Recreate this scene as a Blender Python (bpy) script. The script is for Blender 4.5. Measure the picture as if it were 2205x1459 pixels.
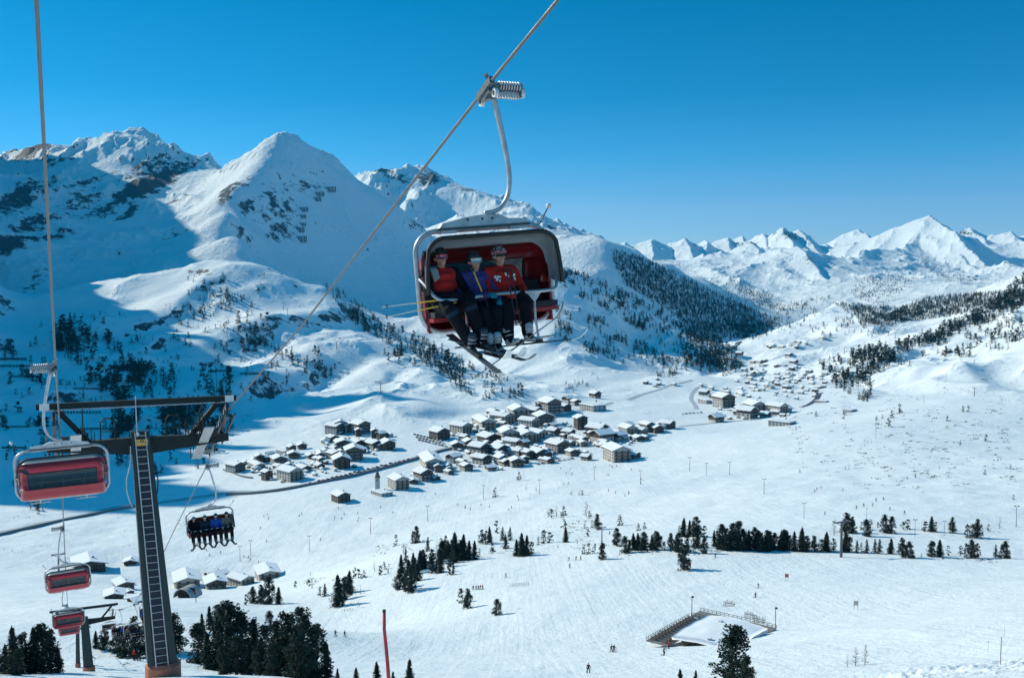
import bpy, bmesh, math, random
import numpy as np
from mathutils import Vector, Matrix
R = math.radians
for o in list(bpy.data.objects): bpy.data.objects.remove(o)
S = bpy.context.scene
C = S.collection
# ---------------------------------------------------------------- camera
F = 2143.0; CX = 1102.5; CY = 729.5; PITCH = math.atan((CY-600)/F)
cam = bpy.data.cameras.new('camera'); cam.lens = 36*F/2205; cam.sensor_width = 36
cam.clip_start = .5; cam.clip_end = 60000
co = bpy.data.objects.new('camera', cam); C.objects.link(co)
co.location = (0, 0, 0); co.rotation_euler = (R(90)-PITCH, 0, 0); S.camera = co
# ---------------------------------------------------------------- sky, sun, exposure
SUN_AZ = -65; SUN_EL = 31      # degrees left of the view direction, degrees above the horizon
w = bpy.data.worlds.new('World'); S.world = w; w.use_nodes = True
nt = w.node_tree; nt.nodes.clear()
sky = nt.nodes.new('ShaderNodeTexSky'); sky.sky_type = 'NISHITA'; sky.sun_disc = False
sky.sun_elevation = R(SUN_EL); sky.sun_rotation = R(SUN_AZ); sky.altitude = 2600
sky.air_density = 1.0; sky.dust_density = .0; sky.ozone_density = 4.0
tint = nt.nodes.new('ShaderNodeMix'); tint.data_type = 'RGBA'; tint.blend_type = 'MULTIPLY'
tint.inputs[0].default_value = 1
geo = nt.nodes.new('ShaderNodeNewGeometry'); sep = nt.nodes.new('ShaderNodeSeparateXYZ')
tc = nt.nodes.new('ShaderNodeTexCoord'); nt.links.new(tc.outputs['Generated'], sep.inputs[0])
ramp = nt.nodes.new('ShaderNodeValToRGB'); cr = ramp.color_ramp
mr = nt.nodes.new('ShaderNodeMapRange'); mr.inputs[1].default_value = 0; mr.inputs[2].default_value = 1
nt.links.new(sep.outputs[2], mr.inputs[0]); nt.links.new(mr.outputs[0], ramp.inputs[0])
SKYR = [(0, (.62,.74,.90)), (.07, (.56,.80,.91)), (.12, (.22,.74,.87)), (.175, (.07,.64,.78)), (.265, (.010,.60,.72)), (.42, (.010,.95,1.0)), (.7, (.010,1.35,1.3)), (1, (.010,1.42,1.34))]
cr.elements[0].position = 0; cr.elements[1].position = 1
for p, c in SKYR[1:-1]: cr.elements.new(p)
for e, (p, c) in zip(cr.elements, SKYR): e.position = p; e.color = (*c, 1)
nt.links.new(sky.outputs[0], tint.inputs[6]); nt.links.new(ramp.outputs[0], tint.inputs[7])
bg = nt.nodes.new('ShaderNodeBackground'); bg.inputs[1].default_value = .15
out = nt.nodes.new('ShaderNodeOutputWorld')
nt.links.new(tint.outputs[2], bg.inputs[0]); nt.links.new(bg.outputs[0], out.inputs[0])
sl = bpy.data.lights.new('sun', 'SUN'); sl.energy = 4.75; sl.angle = R(.5); sl.color = (1, .93, .74)
so = bpy.data.objects.new('sun', sl); C.objects.link(so)
sv = Vector((math.sin(R(SUN_AZ))*math.cos(R(SUN_EL)), math.cos(R(SUN_AZ))*math.cos(R(SUN_EL)), math.sin(R(SUN_EL))))
so.rotation_euler = sv.to_track_quat('Z', 'Y').to_euler(); so.location = (-200, 100, 300)
S.view_settings.view_transform = 'Standard'; S.view_settings.look = 'None'
S.view_settings.exposure = 0; S.view_settings.gamma = 1
S.render.engine = 'CYCLES'; S.cycles.max_bounces = 4; S.cycles.diffuse_bounces = 2
S.cycles.use_denoising = True

# ---------------------------------------------------------------- small helpers
def tag(o, label=None, cat=None, group=None, kind=None):
    if label: o['label'] = label
    if cat: o['category'] = cat
    if group: o['group'] = group
    if kind: o['kind'] = kind
    return o
def ray(px, py):
    x = (px-CX)/F; v = (CY-py)/F; c, s = math.cos(PITCH), math.sin(PITCH)
    return Vector((x, c+v*s, -s+v*c))
def at(px, py, d):
    r = ray(px, py); return r*(d/r.y)
# ---------------------------------------------------------------- the land, one height field around the camera
def W(px, py, d): p = at(px, py, d); return (p.x, p.y, p.z)
def E(x, y, z): return (x, y, z)
# every row: amplitude of relief noise, softness (share of distance), points
CP = []
def pts(a, soft, *rows):
    for r in rows: CP.append((*W(r[0], r[1]+(26 if r[2] > 8000 and r[1] < 560 else 0), r[2]), a, soft))
def wpts(a, soft, *rows):
    for r in rows: CP.append((*r, a, soft))
# under and around the camera
wpts(.05, .3, (0,0,-1.8), (0,-60,14), (-60,-40,14), (60,-40,16), (-200,-100,30), (300,-100,70), (9,20,-8.2), (-5,20,-8.8), (-20,8,-5), (25,15,-6))
pts(.06, .12, (838,1545,20),(838,1525,33),(1100,1520,60),(1100,1500,100),(1150,1468,140),(1500,1500,60),(1500,1495,100),(1500,1440,160),
    (1900,1500,40),(1900,1452,58),(2205,1418,62),(1750,1478,58),(2205,1462,45),(2100,1432,60),(2205,1440,90),(1900,1480,110),(2205,1400,130),(2000,1330,190),(2205,1300,220),
    (350,1447,39.5),(250,1475,40),(100,1490,40),(460,1462,45),(350,1475,60),(450,1452,85),(600,1453,134),(760,1470,134),(185,1452,130),(165,1438,170),(150,1425,215),(50,1447,100),(100,1442,140),(300,1410,150),(420,1440,150),
    (-300,1440,100),(-600,1400,200))
pts(.06, .12, (1267,1447,170),(1317,1402,208),(1440,1397,225),(1540,1385,225),(1650,1360,240),(1400,1340,262),(1600,1310,275),(1225,1222,390),(1100,1250,370),(1800,1290,270),(1900,1230,330),(2100,1230,320))
pts(.12, .12, (100,1370,230),(50,1310,320),(400,1310,330),(560,1287,428),(600,1345,250),(700,1305,400),(730,1370,335),(880,1268,380),(1000,1305,330),(1070,1322,300),(900,1400,250),
    (-300,1350,250),(400,1262,600),(480,1268,570),(550,1250,620),(280,1290,450),(0,1250,560),(200,1230,630),(100,1280,450),(-300,1250,560))
pts(.10, .1, (650,1275,470),(760,1225,480),(850,1188,480),(1000,1180,470),(1100,1195,440),(1200,1150,520),(1300,1190,400),(1400,1190,392),(1600,1187,385),(1750,1190,378),(1900,1197,365),(2200,1207,350),(2500,1200,350),
    (1300,1105,620),(1500,1120,520),(1900,1110,470),(2200,1140,430))
pts(.3, .1, (700,1150,700),(600,1190,670),(640,1235,600),(800,1100,770),(500,1150,730),(900,1060,850),(1000,1060,830),(1100,1030,880),(1200,1050,770),(1300,1000,930),(1400,985,960),(1400,1050,730),
    (1500,950,1000),(1450,915,1150),(1700,920,1080),(1700,1000,780),(1700,1060,600),(1900,1060,570),(1900,950,840),(1900,885,1080),(2100,1050,590),(2100,950,850),(2100,850,1200),(2100,785,1480),(2500,950,850),(2500,800,1300))
# village floor
pts(.06, .08, (480,1015,985),(600,985,1030),(700,935,1170),(820,960,1080),(1000,930,1150),(1000,985,1010),(1200,930,1130),(1320,945,1080),(1250,862,1420),(1560,872,1370),(1650,893,1240),(1500,832,1620),
    (1350,805,1880),(1650,785,2120),(1600,745,2750),(1750,800,1900),(1380,880,1330),(1310,880,1320),(1800,840,1450),(680,1050,860),(850,1060,830),(560,1080,840))
pts(.15, .06, (1450,805,1750),(1480,812,1650),(1420,830,1620))
# left valley bottom and the slope above it
pts(.45, .08, (0,1150,740),(200,1120,800),(400,1080,880),(0,1080,880),(0,1000,1050),(200,1000,1060),(400,1000,1060),(450,955,1170),(-300,1100,800),(-300,900,1200))
pts(.8, .06, (0,900,1280),(200,900,1290),(400,900,1310),(0,800,1500),(200,800,1530),(400,820,1480),(600,870,1400),(0,730,1730),(200,710,1780),(400,720,1800),(600,790,1640),(800,840,1500),(800,770,1740),(720,880,1330),
    (900,830,1520),(-300,780,1450),(500,680,1930),(330,650,1980),(700,720,1880),(900,760,1850))
pts(.5, .01, (30,700,1930),(110,650,2020),(200,628,2060),(290,595,2110),(380,588,2150),(450,560,2200),(540,566,2190),(600,590,2150),(640,645,2080),(690,612,2200),(760,665,2170),(830,702,2150),(900,745,2080),(980,790,1950),(1060,815,1800),(1130,838,1620))
wpts(.4, .03, (-1300,2450,-60),(-1050,2450,-45),(-800,2500,-30),(-620,2480,0),(-470,2450,-60),(-300,2450,-120),(-130,2450,-140),(20,2450,-130))
# slope right of the chair
pts(.8, .02, (1000,600,2500),(1100,568,2420),(1180,560,2350),(1270,605,2400),(1350,652,2480),(1450,703,2560),(1530,745,2500),(1600,795,2150))
pts(.8, .06, (1200,650,2130),(1200,700,2010),(1200,765,1850),(1280,792,1760),(1400,768,2060),(1500,798,1960),(1100,840,1570),(1060,700,2200),(1000,740,2100),(950,812,1600),(985,838,1420),(1050,870,1350),(1320,720,2200),(1420,740,2250),(1480,770,2100))
wpts(.3, .03, (150,2750,-80),(450,3000,-170),(300,2800,-120),(700,3000,-190))
# shaded pyramid on the left: the face, the crest, the spur
pts(1.0, .01, (620,281,3600),(700,330,3700),(800,402,3800),(860,445,3840),(900,482,3860),(585,300,3590),(560,315,3600),(500,345,3640),(440,372,3700))
def face(px, y): x = (px-CX)/F*y; return (x, y, 537-.9*(x+810)+.71*(y-3600))
wpts(.5, .015, face(600,3520),face(590,3400),face(640,3500),face(620,3300),face(620,3120),face(560,3250),face(560,3100),face(700,3550),face(700,3400),face(700,3220),face(780,3600),face(780,3450),face(800,3340),face(860,3700),face(860,3550),face(900,3520),face(940,3700))
pts(.5, .03, (560,590,2900),(620,603,2950),(700,618,3060),(800,645,3180),(900,672,3280),(1000,690,3250),(960,600,3700),(620,606,2600),(760,655,2650),(880,690,2650))
pts(.5, .012, (562,345,3370),(502,398,3170),(490,448,2960),(505,500,2740),(482,548,2480),(430,583,2300))
pts(.6, .03, (470,380,3560),(430,440,3330),(425,500,3030),(400,545,2760),(455,420,3330))
# rock peak and bowl on the far left
pts(1.6, .01, (-60,340,4300),(0,333,4300),(40,322,4260),(90,298,4200),(104,318,4150),(115,325,3900),(160,310,3920),(220,296,3960),(270,286,3990),(305,282,4000),(340,296,3990),(375,325,3950),(410,334,3920),(450,350,3900),
    (310,330,3760),(290,380,3600),(250,440,3400),(120,370,3650),(0,372,3500),(60,385,3420))
pts(1.2, .03, (100,450,3280),(180,430,3400),(300,470,3250),(360,430,3480),(300,530,2880),(200,545,2750),(100,570,2560),(0,470,3000),(0,560,2480),(0,640,2160),(-200,500,2900),(60,640,2200),(200,600,2420),(330,575,2560))
wpts(1.2, .02, (-1250,1150,200),(-1350,1480,360),(-1390,1720,430),(-1430,2000,500),(-1600,2500,420),(-1950,2900,640),(-2300,3150,1050),(-2600,3650,1250),(-2640,4150,1230),(-3400,4300,1100),(-2180,4000,410),(-2260,4200,450),(-2400,4500,470),(-1960,3600,320),(-2700,4700,300),(-1200,900,0),(-1900,1500,300),(-2600,2500,500),(-1150,2000,80),(-1000,1500,-60))  # unseen range past the left edge, added to shade the bowl and hillside
# ground behind the skyline drops
wpts(1, .05, (-2600,5200,300),(-1700,5000,200),(-900,4800,80),(-400,4700,50),(-500,4300,120))
# middle distance mountains behind the chair
pts(1.3, .01, (800,372,5400),(825,360,5400),(850,378,5350),(875,388,5300),(905,385,5350),(925,373,5400),(955,392,5350),(1000,405,5300),(1060,428,5100),(1130,450,4900),(1190,492,4600),(1245,503,4300),(1270,512,4200))
pts(.8, .04, (900,440,4700),(960,450,4600),(1050,490,4300),(1000,540,3600),(1100,545,3500),(1180,540,3500),(1140,500,4000))
# wooded shaded spur
wpts(.6, .01, (323,3500,138),(480,3760,105),(630,4016,68),(780,4270,20),(935,4532,-42),(1090,4790,-100),(1292,5134,-165))
wpts(.4, .03, (624,3322,-180),(777,3580,-185),(930,3838,-180),(1236,4354,-178),(400,3150,-140),(200,3100,-60),(1500,4800,-180),(1050,3600,-190),(1000,3000,-185),(900,4700,-150),(600,4400,-60),(400,4200,30))
# small domed hill and right hand hillside
pts(.9, .03, (1640,720,2700),(1700,740,2350),(1740,690,2650),(1800,645,2850),(1830,643,2850),(1870,668,2750),(1780,760,2050),(1850,765,1850),(1900,710,2300),(2000,700,2200),(1950,750,1850),(2000,770,1650))
pts(.8, .03, (2205,592,2500),(2150,625,2450),(2100,655,2350),(2050,690,2150),(2100,725,1850),(2205,680,1850),(2205,760,1450),(2500,450,2400),(2500,650,1500))
wpts(.4, .05, (1500,3300,-190),(1300,3900,-185),(2000,3600,-150),(1750,4300,-150))
# bench and far ranges on the right
pts(.6, .03, (1920,662,3900),(1990,630,4300),(2060,610,4600),(2150,604,4800),(2300,600,4800),(1850,650,4500),(2080,640,4000),(2205,640,3700),(1900,600,5600),(1820,615,5400),(1760,650,4900),(1650,640,5500),(1600,640,5200))
def face2(px, y): x = (px-CX)/F*y; return (x, y, 535-.60*(x-3580)+.45*(y-8500))
pts(1.5, .008, (2005,464,8500),(1975,480,8550),(1940,505,8600),(1900,522,8700),(1870,540,8700),(2010,545,7900),(2035,565,7500),(2070,585,7200),(2095,600,6900))
wpts(.8, .02, face2(2060,8150),face2(2110,7900),face2(2160,7800),face2(2205,8000),face2(2120,7200),face2(2180,7300),face2(2240,7900),face2(2300,7900))
pts(1.2, .03, (1950,560,7200),(1900,575,6900),(1980,585,6600),(2040,595,6300),(1880,590,6300))
pts(1.6, .008, (1850,494,10500),(1875,505,10600),(1892,530,10700),(1825,500,10500),(1790,520,10200),(1768,530,10000),(1720,495,9600),(1700,497,9600),(1675,490,9500),(1655,500,9500),(1612,520,9400),(1740,505,9700),(1765,528,9900),
    (1590,507,9500),(1560,510,9500),(1540,518,9500),(1500,517,9300),(1482,509,9200),(1450,524,9200),(1400,516,9300),(1350,525,9000),(1310,515,9000),(1280,520,9000),
    (2050,487,10800),(2085,492,10800),(2110,505,10800),(2140,503,10800),(2170,496,10800),(2205,508,10800),(2300,500,10800),(1930,500,11000),(1960,500,11000))
pts(1.0, .01, (1722,531,6800),(1700,540,6700),(1660,545,6800),(1740,560,6500),(1770,585,6200),(1835,592,6200),(1640,580,6300),(1600,560,6900),(1550,570,6800),(1500,560,7000),(1560,600,6000),(1480,590,6500),(1440,560,7200),
    (1800,572,6700),(1820,540,8300),(1650,525,8600),(1540,545,8200),(1430,545,8500))
wpts(1, .05, (-6000,6000,300),(-3000,9000,200),(0,9500,350),(1500,13500,0),(5500,13500,0),(7000,9000,300),(4800,5000,300),(3000,2600,420),(1600,900,60),(-900,400,-150),(-700,100,-60),(2600,1000,500))
CP = np.array(CP)
D = np.hypot(CP[:,0], CP[:,1]) + 12
c2 = (CP[:,4]*D)**2
def rb(x, y):
    return np.sqrt((x[:,None]-CP[None,:,0])**2 + (y[:,None]-CP[None,:,1])**2 + c2[None,:])
n = len(CP)
A = np.zeros((n+3, n+3)); A[:n,:n] = rb(CP[:,0], CP[:,1]) + np.diag(-.004*D)
A[:n,n] = 1; A[:n,n+1] = CP[:,0]; A[:n,n+2] = CP[:,1]; A[n:,:n] = A[:n,n:].T
def hash2(ix, iy, s):
    h = (ix.astype(np.int64)*374761393 + iy.astype(np.int64)*668265263 + s*974634777) & 0xffffffff
    h = ((h ^ (h >> 13))*1274126177) & 0xffffffff
    return ((h ^ (h >> 16)) & 0xffff)/65535.0
def gnoise(x, y, s=0):
    ix = np.floor(x); iy = np.floor(y); fx = x-ix; fy = y-iy
    u = fx*fx*fx*(fx*(fx*6-15)+10); v = fy*fy*fy*(fy*(fy*6-15)+10)
    def g(a, b):
        t = hash2(ix+a, iy+b, s)*6.2831853
        return np.cos(t)*(fx-a) + np.sin(t)*(fy-b)
    return ((g(0,0)*(1-u)+g(1,0)*u)*(1-v) + (g(0,1)*(1-u)+g(1,1)*u)*v)*1.5
def fbm(x, y, L, oc, s=0, gain=.5):
    t = np.zeros_like(x); a = 1
    for k in range(oc): t += a*gnoise(x/L+k*7.3, y/L-k*3.1, s+k); a *= gain; L /= 2.07
    return t
def ridged(x, y, L, oc, s=0, gain=.55):
    t = np.zeros_like(x); a = 1; wgt = 1
    for k in range(oc):
        r = 1-np.abs(gnoise(x/L+k*5.7, y/L+k*2.9, s+k))*1.6; r = np.clip(r, 0, 1)**2*wgt
        t += a*(r-.35); wgt = np.clip(r*1.6, 0, 1); a *= gain; L /= 2.1
    return t
def spurs(u, v, L, s):
    """hillside spurs: a gentle sunny side and a steep lee side, wandering and fading in and out"""
    t = u/L + .55*gnoise(u/(L*2.2), v/(L*1.6), s) + .18*gnoise(u/(L*.5), v/(L*.6), s+1); k = np.floor(t); t = t-k
    h = np.where(t < .66, t/.66, (1-t)/.34); h = h*h*(3-2*h)
    return (h-.5)*np.clip(.55+1.1*gnoise(u/(L*1.7)+9, v/(L*1.1), s+2), .05, 1.2)
def relief(x, y, am):
    """everything finer than the control points: crags, gullies, hummocks, wind crust"""
    d = np.hypot(x, y)
    wx = x + 25*gnoise(x/180, y/180, 91) ; wy = y + 25*gnoise(x/180, y/180, 92)
    mt = np.clip((d-2300)/900, 0, 1)*np.clip((am-.25)*2, 0, 1)
    mid = np.clip((d-900)/500, 0, 1)*(1-mt)
    ct, st = math.cos(R(28)), math.sin(R(28))          # spurs run away to the right, their lee sides face right
    u = (x*ct-y*st) + 60*gnoise(x/500, y/500, 95); v = x*st+y*ct
    fr = np.clip((d-4200)/2000, 0, 1)*np.clip(am, 0, 1.3)
    z = mt*am*(ridged(wx, wy, 430, 7, 3, .6)*20*np.clip(1.15-(d-4500)/6000, .4, 1.0) + fbm(x, y, 60, 3, 40)*2.5)
    z = z + fr*ridged(u, v*.42, 1100, 5, 61, .42)*62
    off = np.clip((-x-.56*y-60)/300, 0, 1)*np.clip((2700-y)/400, 0, 1)          # crest of the added unseen left range, toothed to let sun patches through
    z = z + off*ridged(x, y, 300, 4, 87)*170
    z = z + mid*am*(fbm(wx, wy, 260, 3, 11)*14 + ridged(wx, wy, 160, 6, 21)*7 + spurs(u, v, 300, 65)*34 + spurs(u+90, v, 118, 66)*11)
    near = 1-np.clip((d-700)/500, 0, 1)
    z = z + near*am*(fbm(x, y, 60, 3, 31)*5)*np.clip(d/120, .15, 1)
    z = z + .12*fbm(x, y, 9, 4, 55)*np.clip(1-d/400, 0, 1)*np.clip(d/25, 0, 1)
    # wind scoured rough snow on the knoll at the lower right
    rough = np.clip(1-np.hypot((x-26)/18, (y-56)/10), 0, 1)
    z = z + rough**.5*(.30*np.abs(fbm(x, y, 1.6, 4, 77)) + .15*ridged(x, y, 3.2, 3, 78))
    return z
wt = np.linalg.solve(A, np.concatenate([CP[:,2]-relief(CP[:,0].copy(), CP[:,1].copy(), CP[:,3].copy()), np.zeros(3)]))
def base(x, y):
    z = np.empty_like(x); am = np.empty_like(x)
    for i in range(0, len(x), 40000):
        xs, ys = x[i:i+40000], y[i:i+40000]
        r = rb(xs, ys)
        z[i:i+40000] = r@wt[:n] + wt[n] + wt[n+1]*xs + wt[n+2]*ys
        iw = (D[None,:]/r)**2; iw *= iw
        am[i:i+40000] = (iw@CP[:,3])/iw.sum(1)
    return z, am
AZ0, AZ1 = R(-72), R(52)
a_in = np.linspace(R(-28.6), R(28.6), 1250)
az = np.concatenate([np.linspace(AZ0, R(-28.6), 200)[:-1], a_in, np.linspace(R(28.6), AZ1, 130)[1:]])
def seg(a, b, m): return np.exp(np.linspace(math.log(a), math.log(b), m, endpoint=False))
rr = np.concatenate([seg(3, 40, 90), seg(40, 400, 260), seg(400, 1000, 190), seg(1000, 2300, 330), seg(2300, 4400, 330), seg(4400, 14500, 230), [14500]])
NA, NR = len(az), len(rr)
ci = np.unique(np.r_[np.arange(0, NR, 3), NR-1]); cj = np.unique(np.r_[np.arange(0, NA, 3), NA-1])
bx = (rr[ci][:,None]*np.sin(az[cj])[None,:]).ravel(); by = (rr[ci][:,None]*np.cos(az[cj])[None,:]).ravel()
bz, ba = base(bx, by)
def up(a):
    a = a.reshape(len(ci), len(cj))
    t = np.empty((NR, len(cj)))
    k = np.clip(np.searchsorted(ci, np.arange(NR), 'right')-1, 0, len(ci)-2); f = (np.arange(NR)-ci[k])/(ci[k+1]-ci[k])
    t = a[k]*(1-f)[:,None] + a[k+1]*f[:,None]
    k = np.clip(np.searchsorted(cj, np.arange(NA), 'right')-1, 0, len(cj)-2); f = (np.arange(NA)-cj[k])/(cj[k+1]-cj[k])
    return (t[:,k]*(1-f)[None,:] + t[:,k+1]*f[None,:]).ravel()
gx = (rr[:,None]*np.sin(az)[None,:]).ravel(); gy = (rr[:,None]*np.cos(az)[None,:]).ravel()
ga = up(ba); gz = up(bz) + relief(gx, gy, ga)
def peak(px, py, d, left, right, front, fr2, back, jag):
    """a summit with a sunny left flank and a steep lee flank on the right, joined by a crest towards the camera"""
    global gz
    x0, y0, z0 = W(px, py, d)
    m = (np.abs(gx-x0) < 2600) & (np.abs(gy-y0) < 3000)
    x = gx[m]; y = gy[m]; dx = x-x0 + 40*gnoise(x/300, y/300, 97); dy = y-y0 + 40*gnoise(x/300, y/300, 98)
    q = np.maximum(np.maximum(right*dx-front*dy, -left*dx-fr2*dy), back*dy)
    p = z0 - q + (ridged(x, y, 260, 5, 81)*jag - .3*jag)*np.clip(q/60, 0, 1)
    gz[m] = np.maximum(gz[m], p)
for q in [(2005,460,8500,.56,.80,.42,.30,12),(1850,492,10400,.55,1.0,.30,.25,12),(1688,488,9300,.85,.70,.45,.28,14),(1722,492,9550,.50,.95,.35,.28,14),(1480,510,9200,.45,.85,.35,.25,12),(1620,518,9100,.60,.7,.40,.28,12),
          (1566,510,9800,.50,.8,.40,.25,12),(1592,507,10000,.5,.9,.4,.25,12),(1722,529,6700,.42,.95,.36,.22,7),(2172,495,10700,.45,.8,.35,.25,12),(2086,488,10900,.60,.6,.40,.28,12),(1405,514,9000,.35,.7,.35,.22,12),(1345,520,9000,.4,.8,.35,.25,12),
          (1285,517,8800,.4,.8,.35,.25,12),(1640,500,9500,.7,.6,.4,.3,12),(1520,515,9500,.5,.8,.4,.25,12),(1445,520,9300,.4,.8,.35,.25,10),(1940,500,11000,.45,.7,.3,.25,12),(1900,512,10900,.5,.8,.35,.25,12),(1975,497,11000,.5,.8,.35,.25,12),
          (2130,502,10900,.5,.8,.35,.25,12),(2215,500,10700,.5,.8,.35,.25,12),(1780,524,10000,.5,.8,.35,.25,12),(2060,545,7600,.5,.9,.35,.25,12),(1945,545,7900,.5,.8,.4,.25,12),(1620,560,7000,.4,.9,.4,.25,8),(1830,560,8200,.5,.9,.4,.25,10),(1510,545,7600,.45,.9,.4,.25,10),(1885,560,7800,.5,.9,.4,.25,10)]:
    peak(*q[:7], .8, q[7])
peak(926, 371, 5400, .55, .62, .50, .35, .8, 26)
peak(826, 359, 5400, .60, .55, .50, .35, .8, 26)
peak(1405, 515, 9000, .35, .6, .40, .22, .8, 13)
GZ = gz.reshape(NR, NA)
def H(x, y):
    r = np.hypot(x, y); a = np.arctan2(x, y)
    i = np.clip(np.searchsorted(rr, r)-1, 0, NR-2); j = np.clip(np.searchsorted(az, a)-1, 0, NA-2)
    f = np.clip((r-rr[i])/(rr[i+1]-rr[i]), 0, 1); g = np.clip((a-az[j])/(az[j+1]-az[j]), 0, 1)
    return (GZ[i,j]*(1-f)+GZ[i+1,j]*f)*(1-g) + (GZ[i,j+1]*(1-f)+GZ[i+1,j+1]*f)*g
def hits(px, py, dmin=10.0):
    """first point of the land behind each pixel, as an array of points (nan where there is sky)"""
    px = np.atleast_1d(np.asarray(px, float)); py = np.atleast_1d(np.asarray(py, float))
    c, s = math.cos(PITCH), math.sin(PITCH)
    x = (px-CX)/F; v = (CY-py)/F; yy = c+v*s; zz = -s+v*c
    m = np.hypot(x, yy); ds = rr[rr > dmin]
    res = np.full((len(px), 3), np.nan)
    for k in range(len(px)):
        X = x[k]/m[k]*ds; Y = yy[k]/m[k]*ds; Z = zz[k]/m[k]*ds
        g = H(X, Y)-Z; b = np.nonzero(g > 0)[0]
        if len(b) == 0: continue
        q = b[0]
        if q == 0: t = ds[0]
        else: t = ds[q-1] + (ds[q]-ds[q-1])*(-g[q-1])/(g[q]-g[q-1])
        res[k] = (x[k]/m[k]*t, yy[k]/m[k]*t, float(H(np.array([x[k]/m[k]*t]), np.array([yy[k]/m[k]*t]))[0]))
    return res
def hit(px, py, dmin=10.0): return Vector(hits(px, py, dmin)[0])
# ---------------------------------------------------------------- materials of the land
def mat(name, col=(.8,.8,.8), rough=.5, metal=0, noise=0, nscale=8, bump=0, bscale=20, **kw):
    m = bpy.data.materials.new(name); m.use_nodes = True; t = m.node_tree; b = t.nodes['Principled BSDF']
    b.inputs['Base Color'].default_value = (*col, 1); b.inputs['Roughness'].default_value = rough; b.inputs['Metallic'].default_value = metal
    for k, v in kw.items(): b.inputs[k.replace('_', ' ')].default_value = v
    tcn = t.nodes.new('ShaderNodeTexCoord')
    if noise:
        nz = t.nodes.new('ShaderNodeTexNoise'); nz.inputs['Scale'].default_value = nscale; nz.inputs['Detail'].default_value = 5
        t.links.new(tcn.outputs['Object'], nz.inputs['Vector'])
        mx = t.nodes.new('ShaderNodeMix'); mx.data_type = 'RGBA'
        mx.inputs[6].default_value = (*[c*(1-noise) for c in col], 1); mx.inputs[7].default_value = (*[min(1, c*(1+noise)) for c in col], 1)
        t.links.new(nz.outputs['Fac'], mx.inputs[0]); t.links.new(mx.outputs[2], b.inputs['Base Color'])
    if bump:
        nb = t.nodes.new('ShaderNodeTexNoise'); nb.inputs['Scale'].default_value = bscale; nb.inputs['Detail'].default_value = 4
        t.links.new(tcn.outputs['Object'], nb.inputs['Vector'])
        bp = t.nodes.new('ShaderNodeBump'); bp.inputs['Strength'].default_value = bump; bp.inputs['Distance'].default_value = .02
        t.links.new(nb.outputs['Fac'], bp.inputs['Height']); t.links.new(bp.outputs[0], b.inputs['Normal'])
    return m
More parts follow.
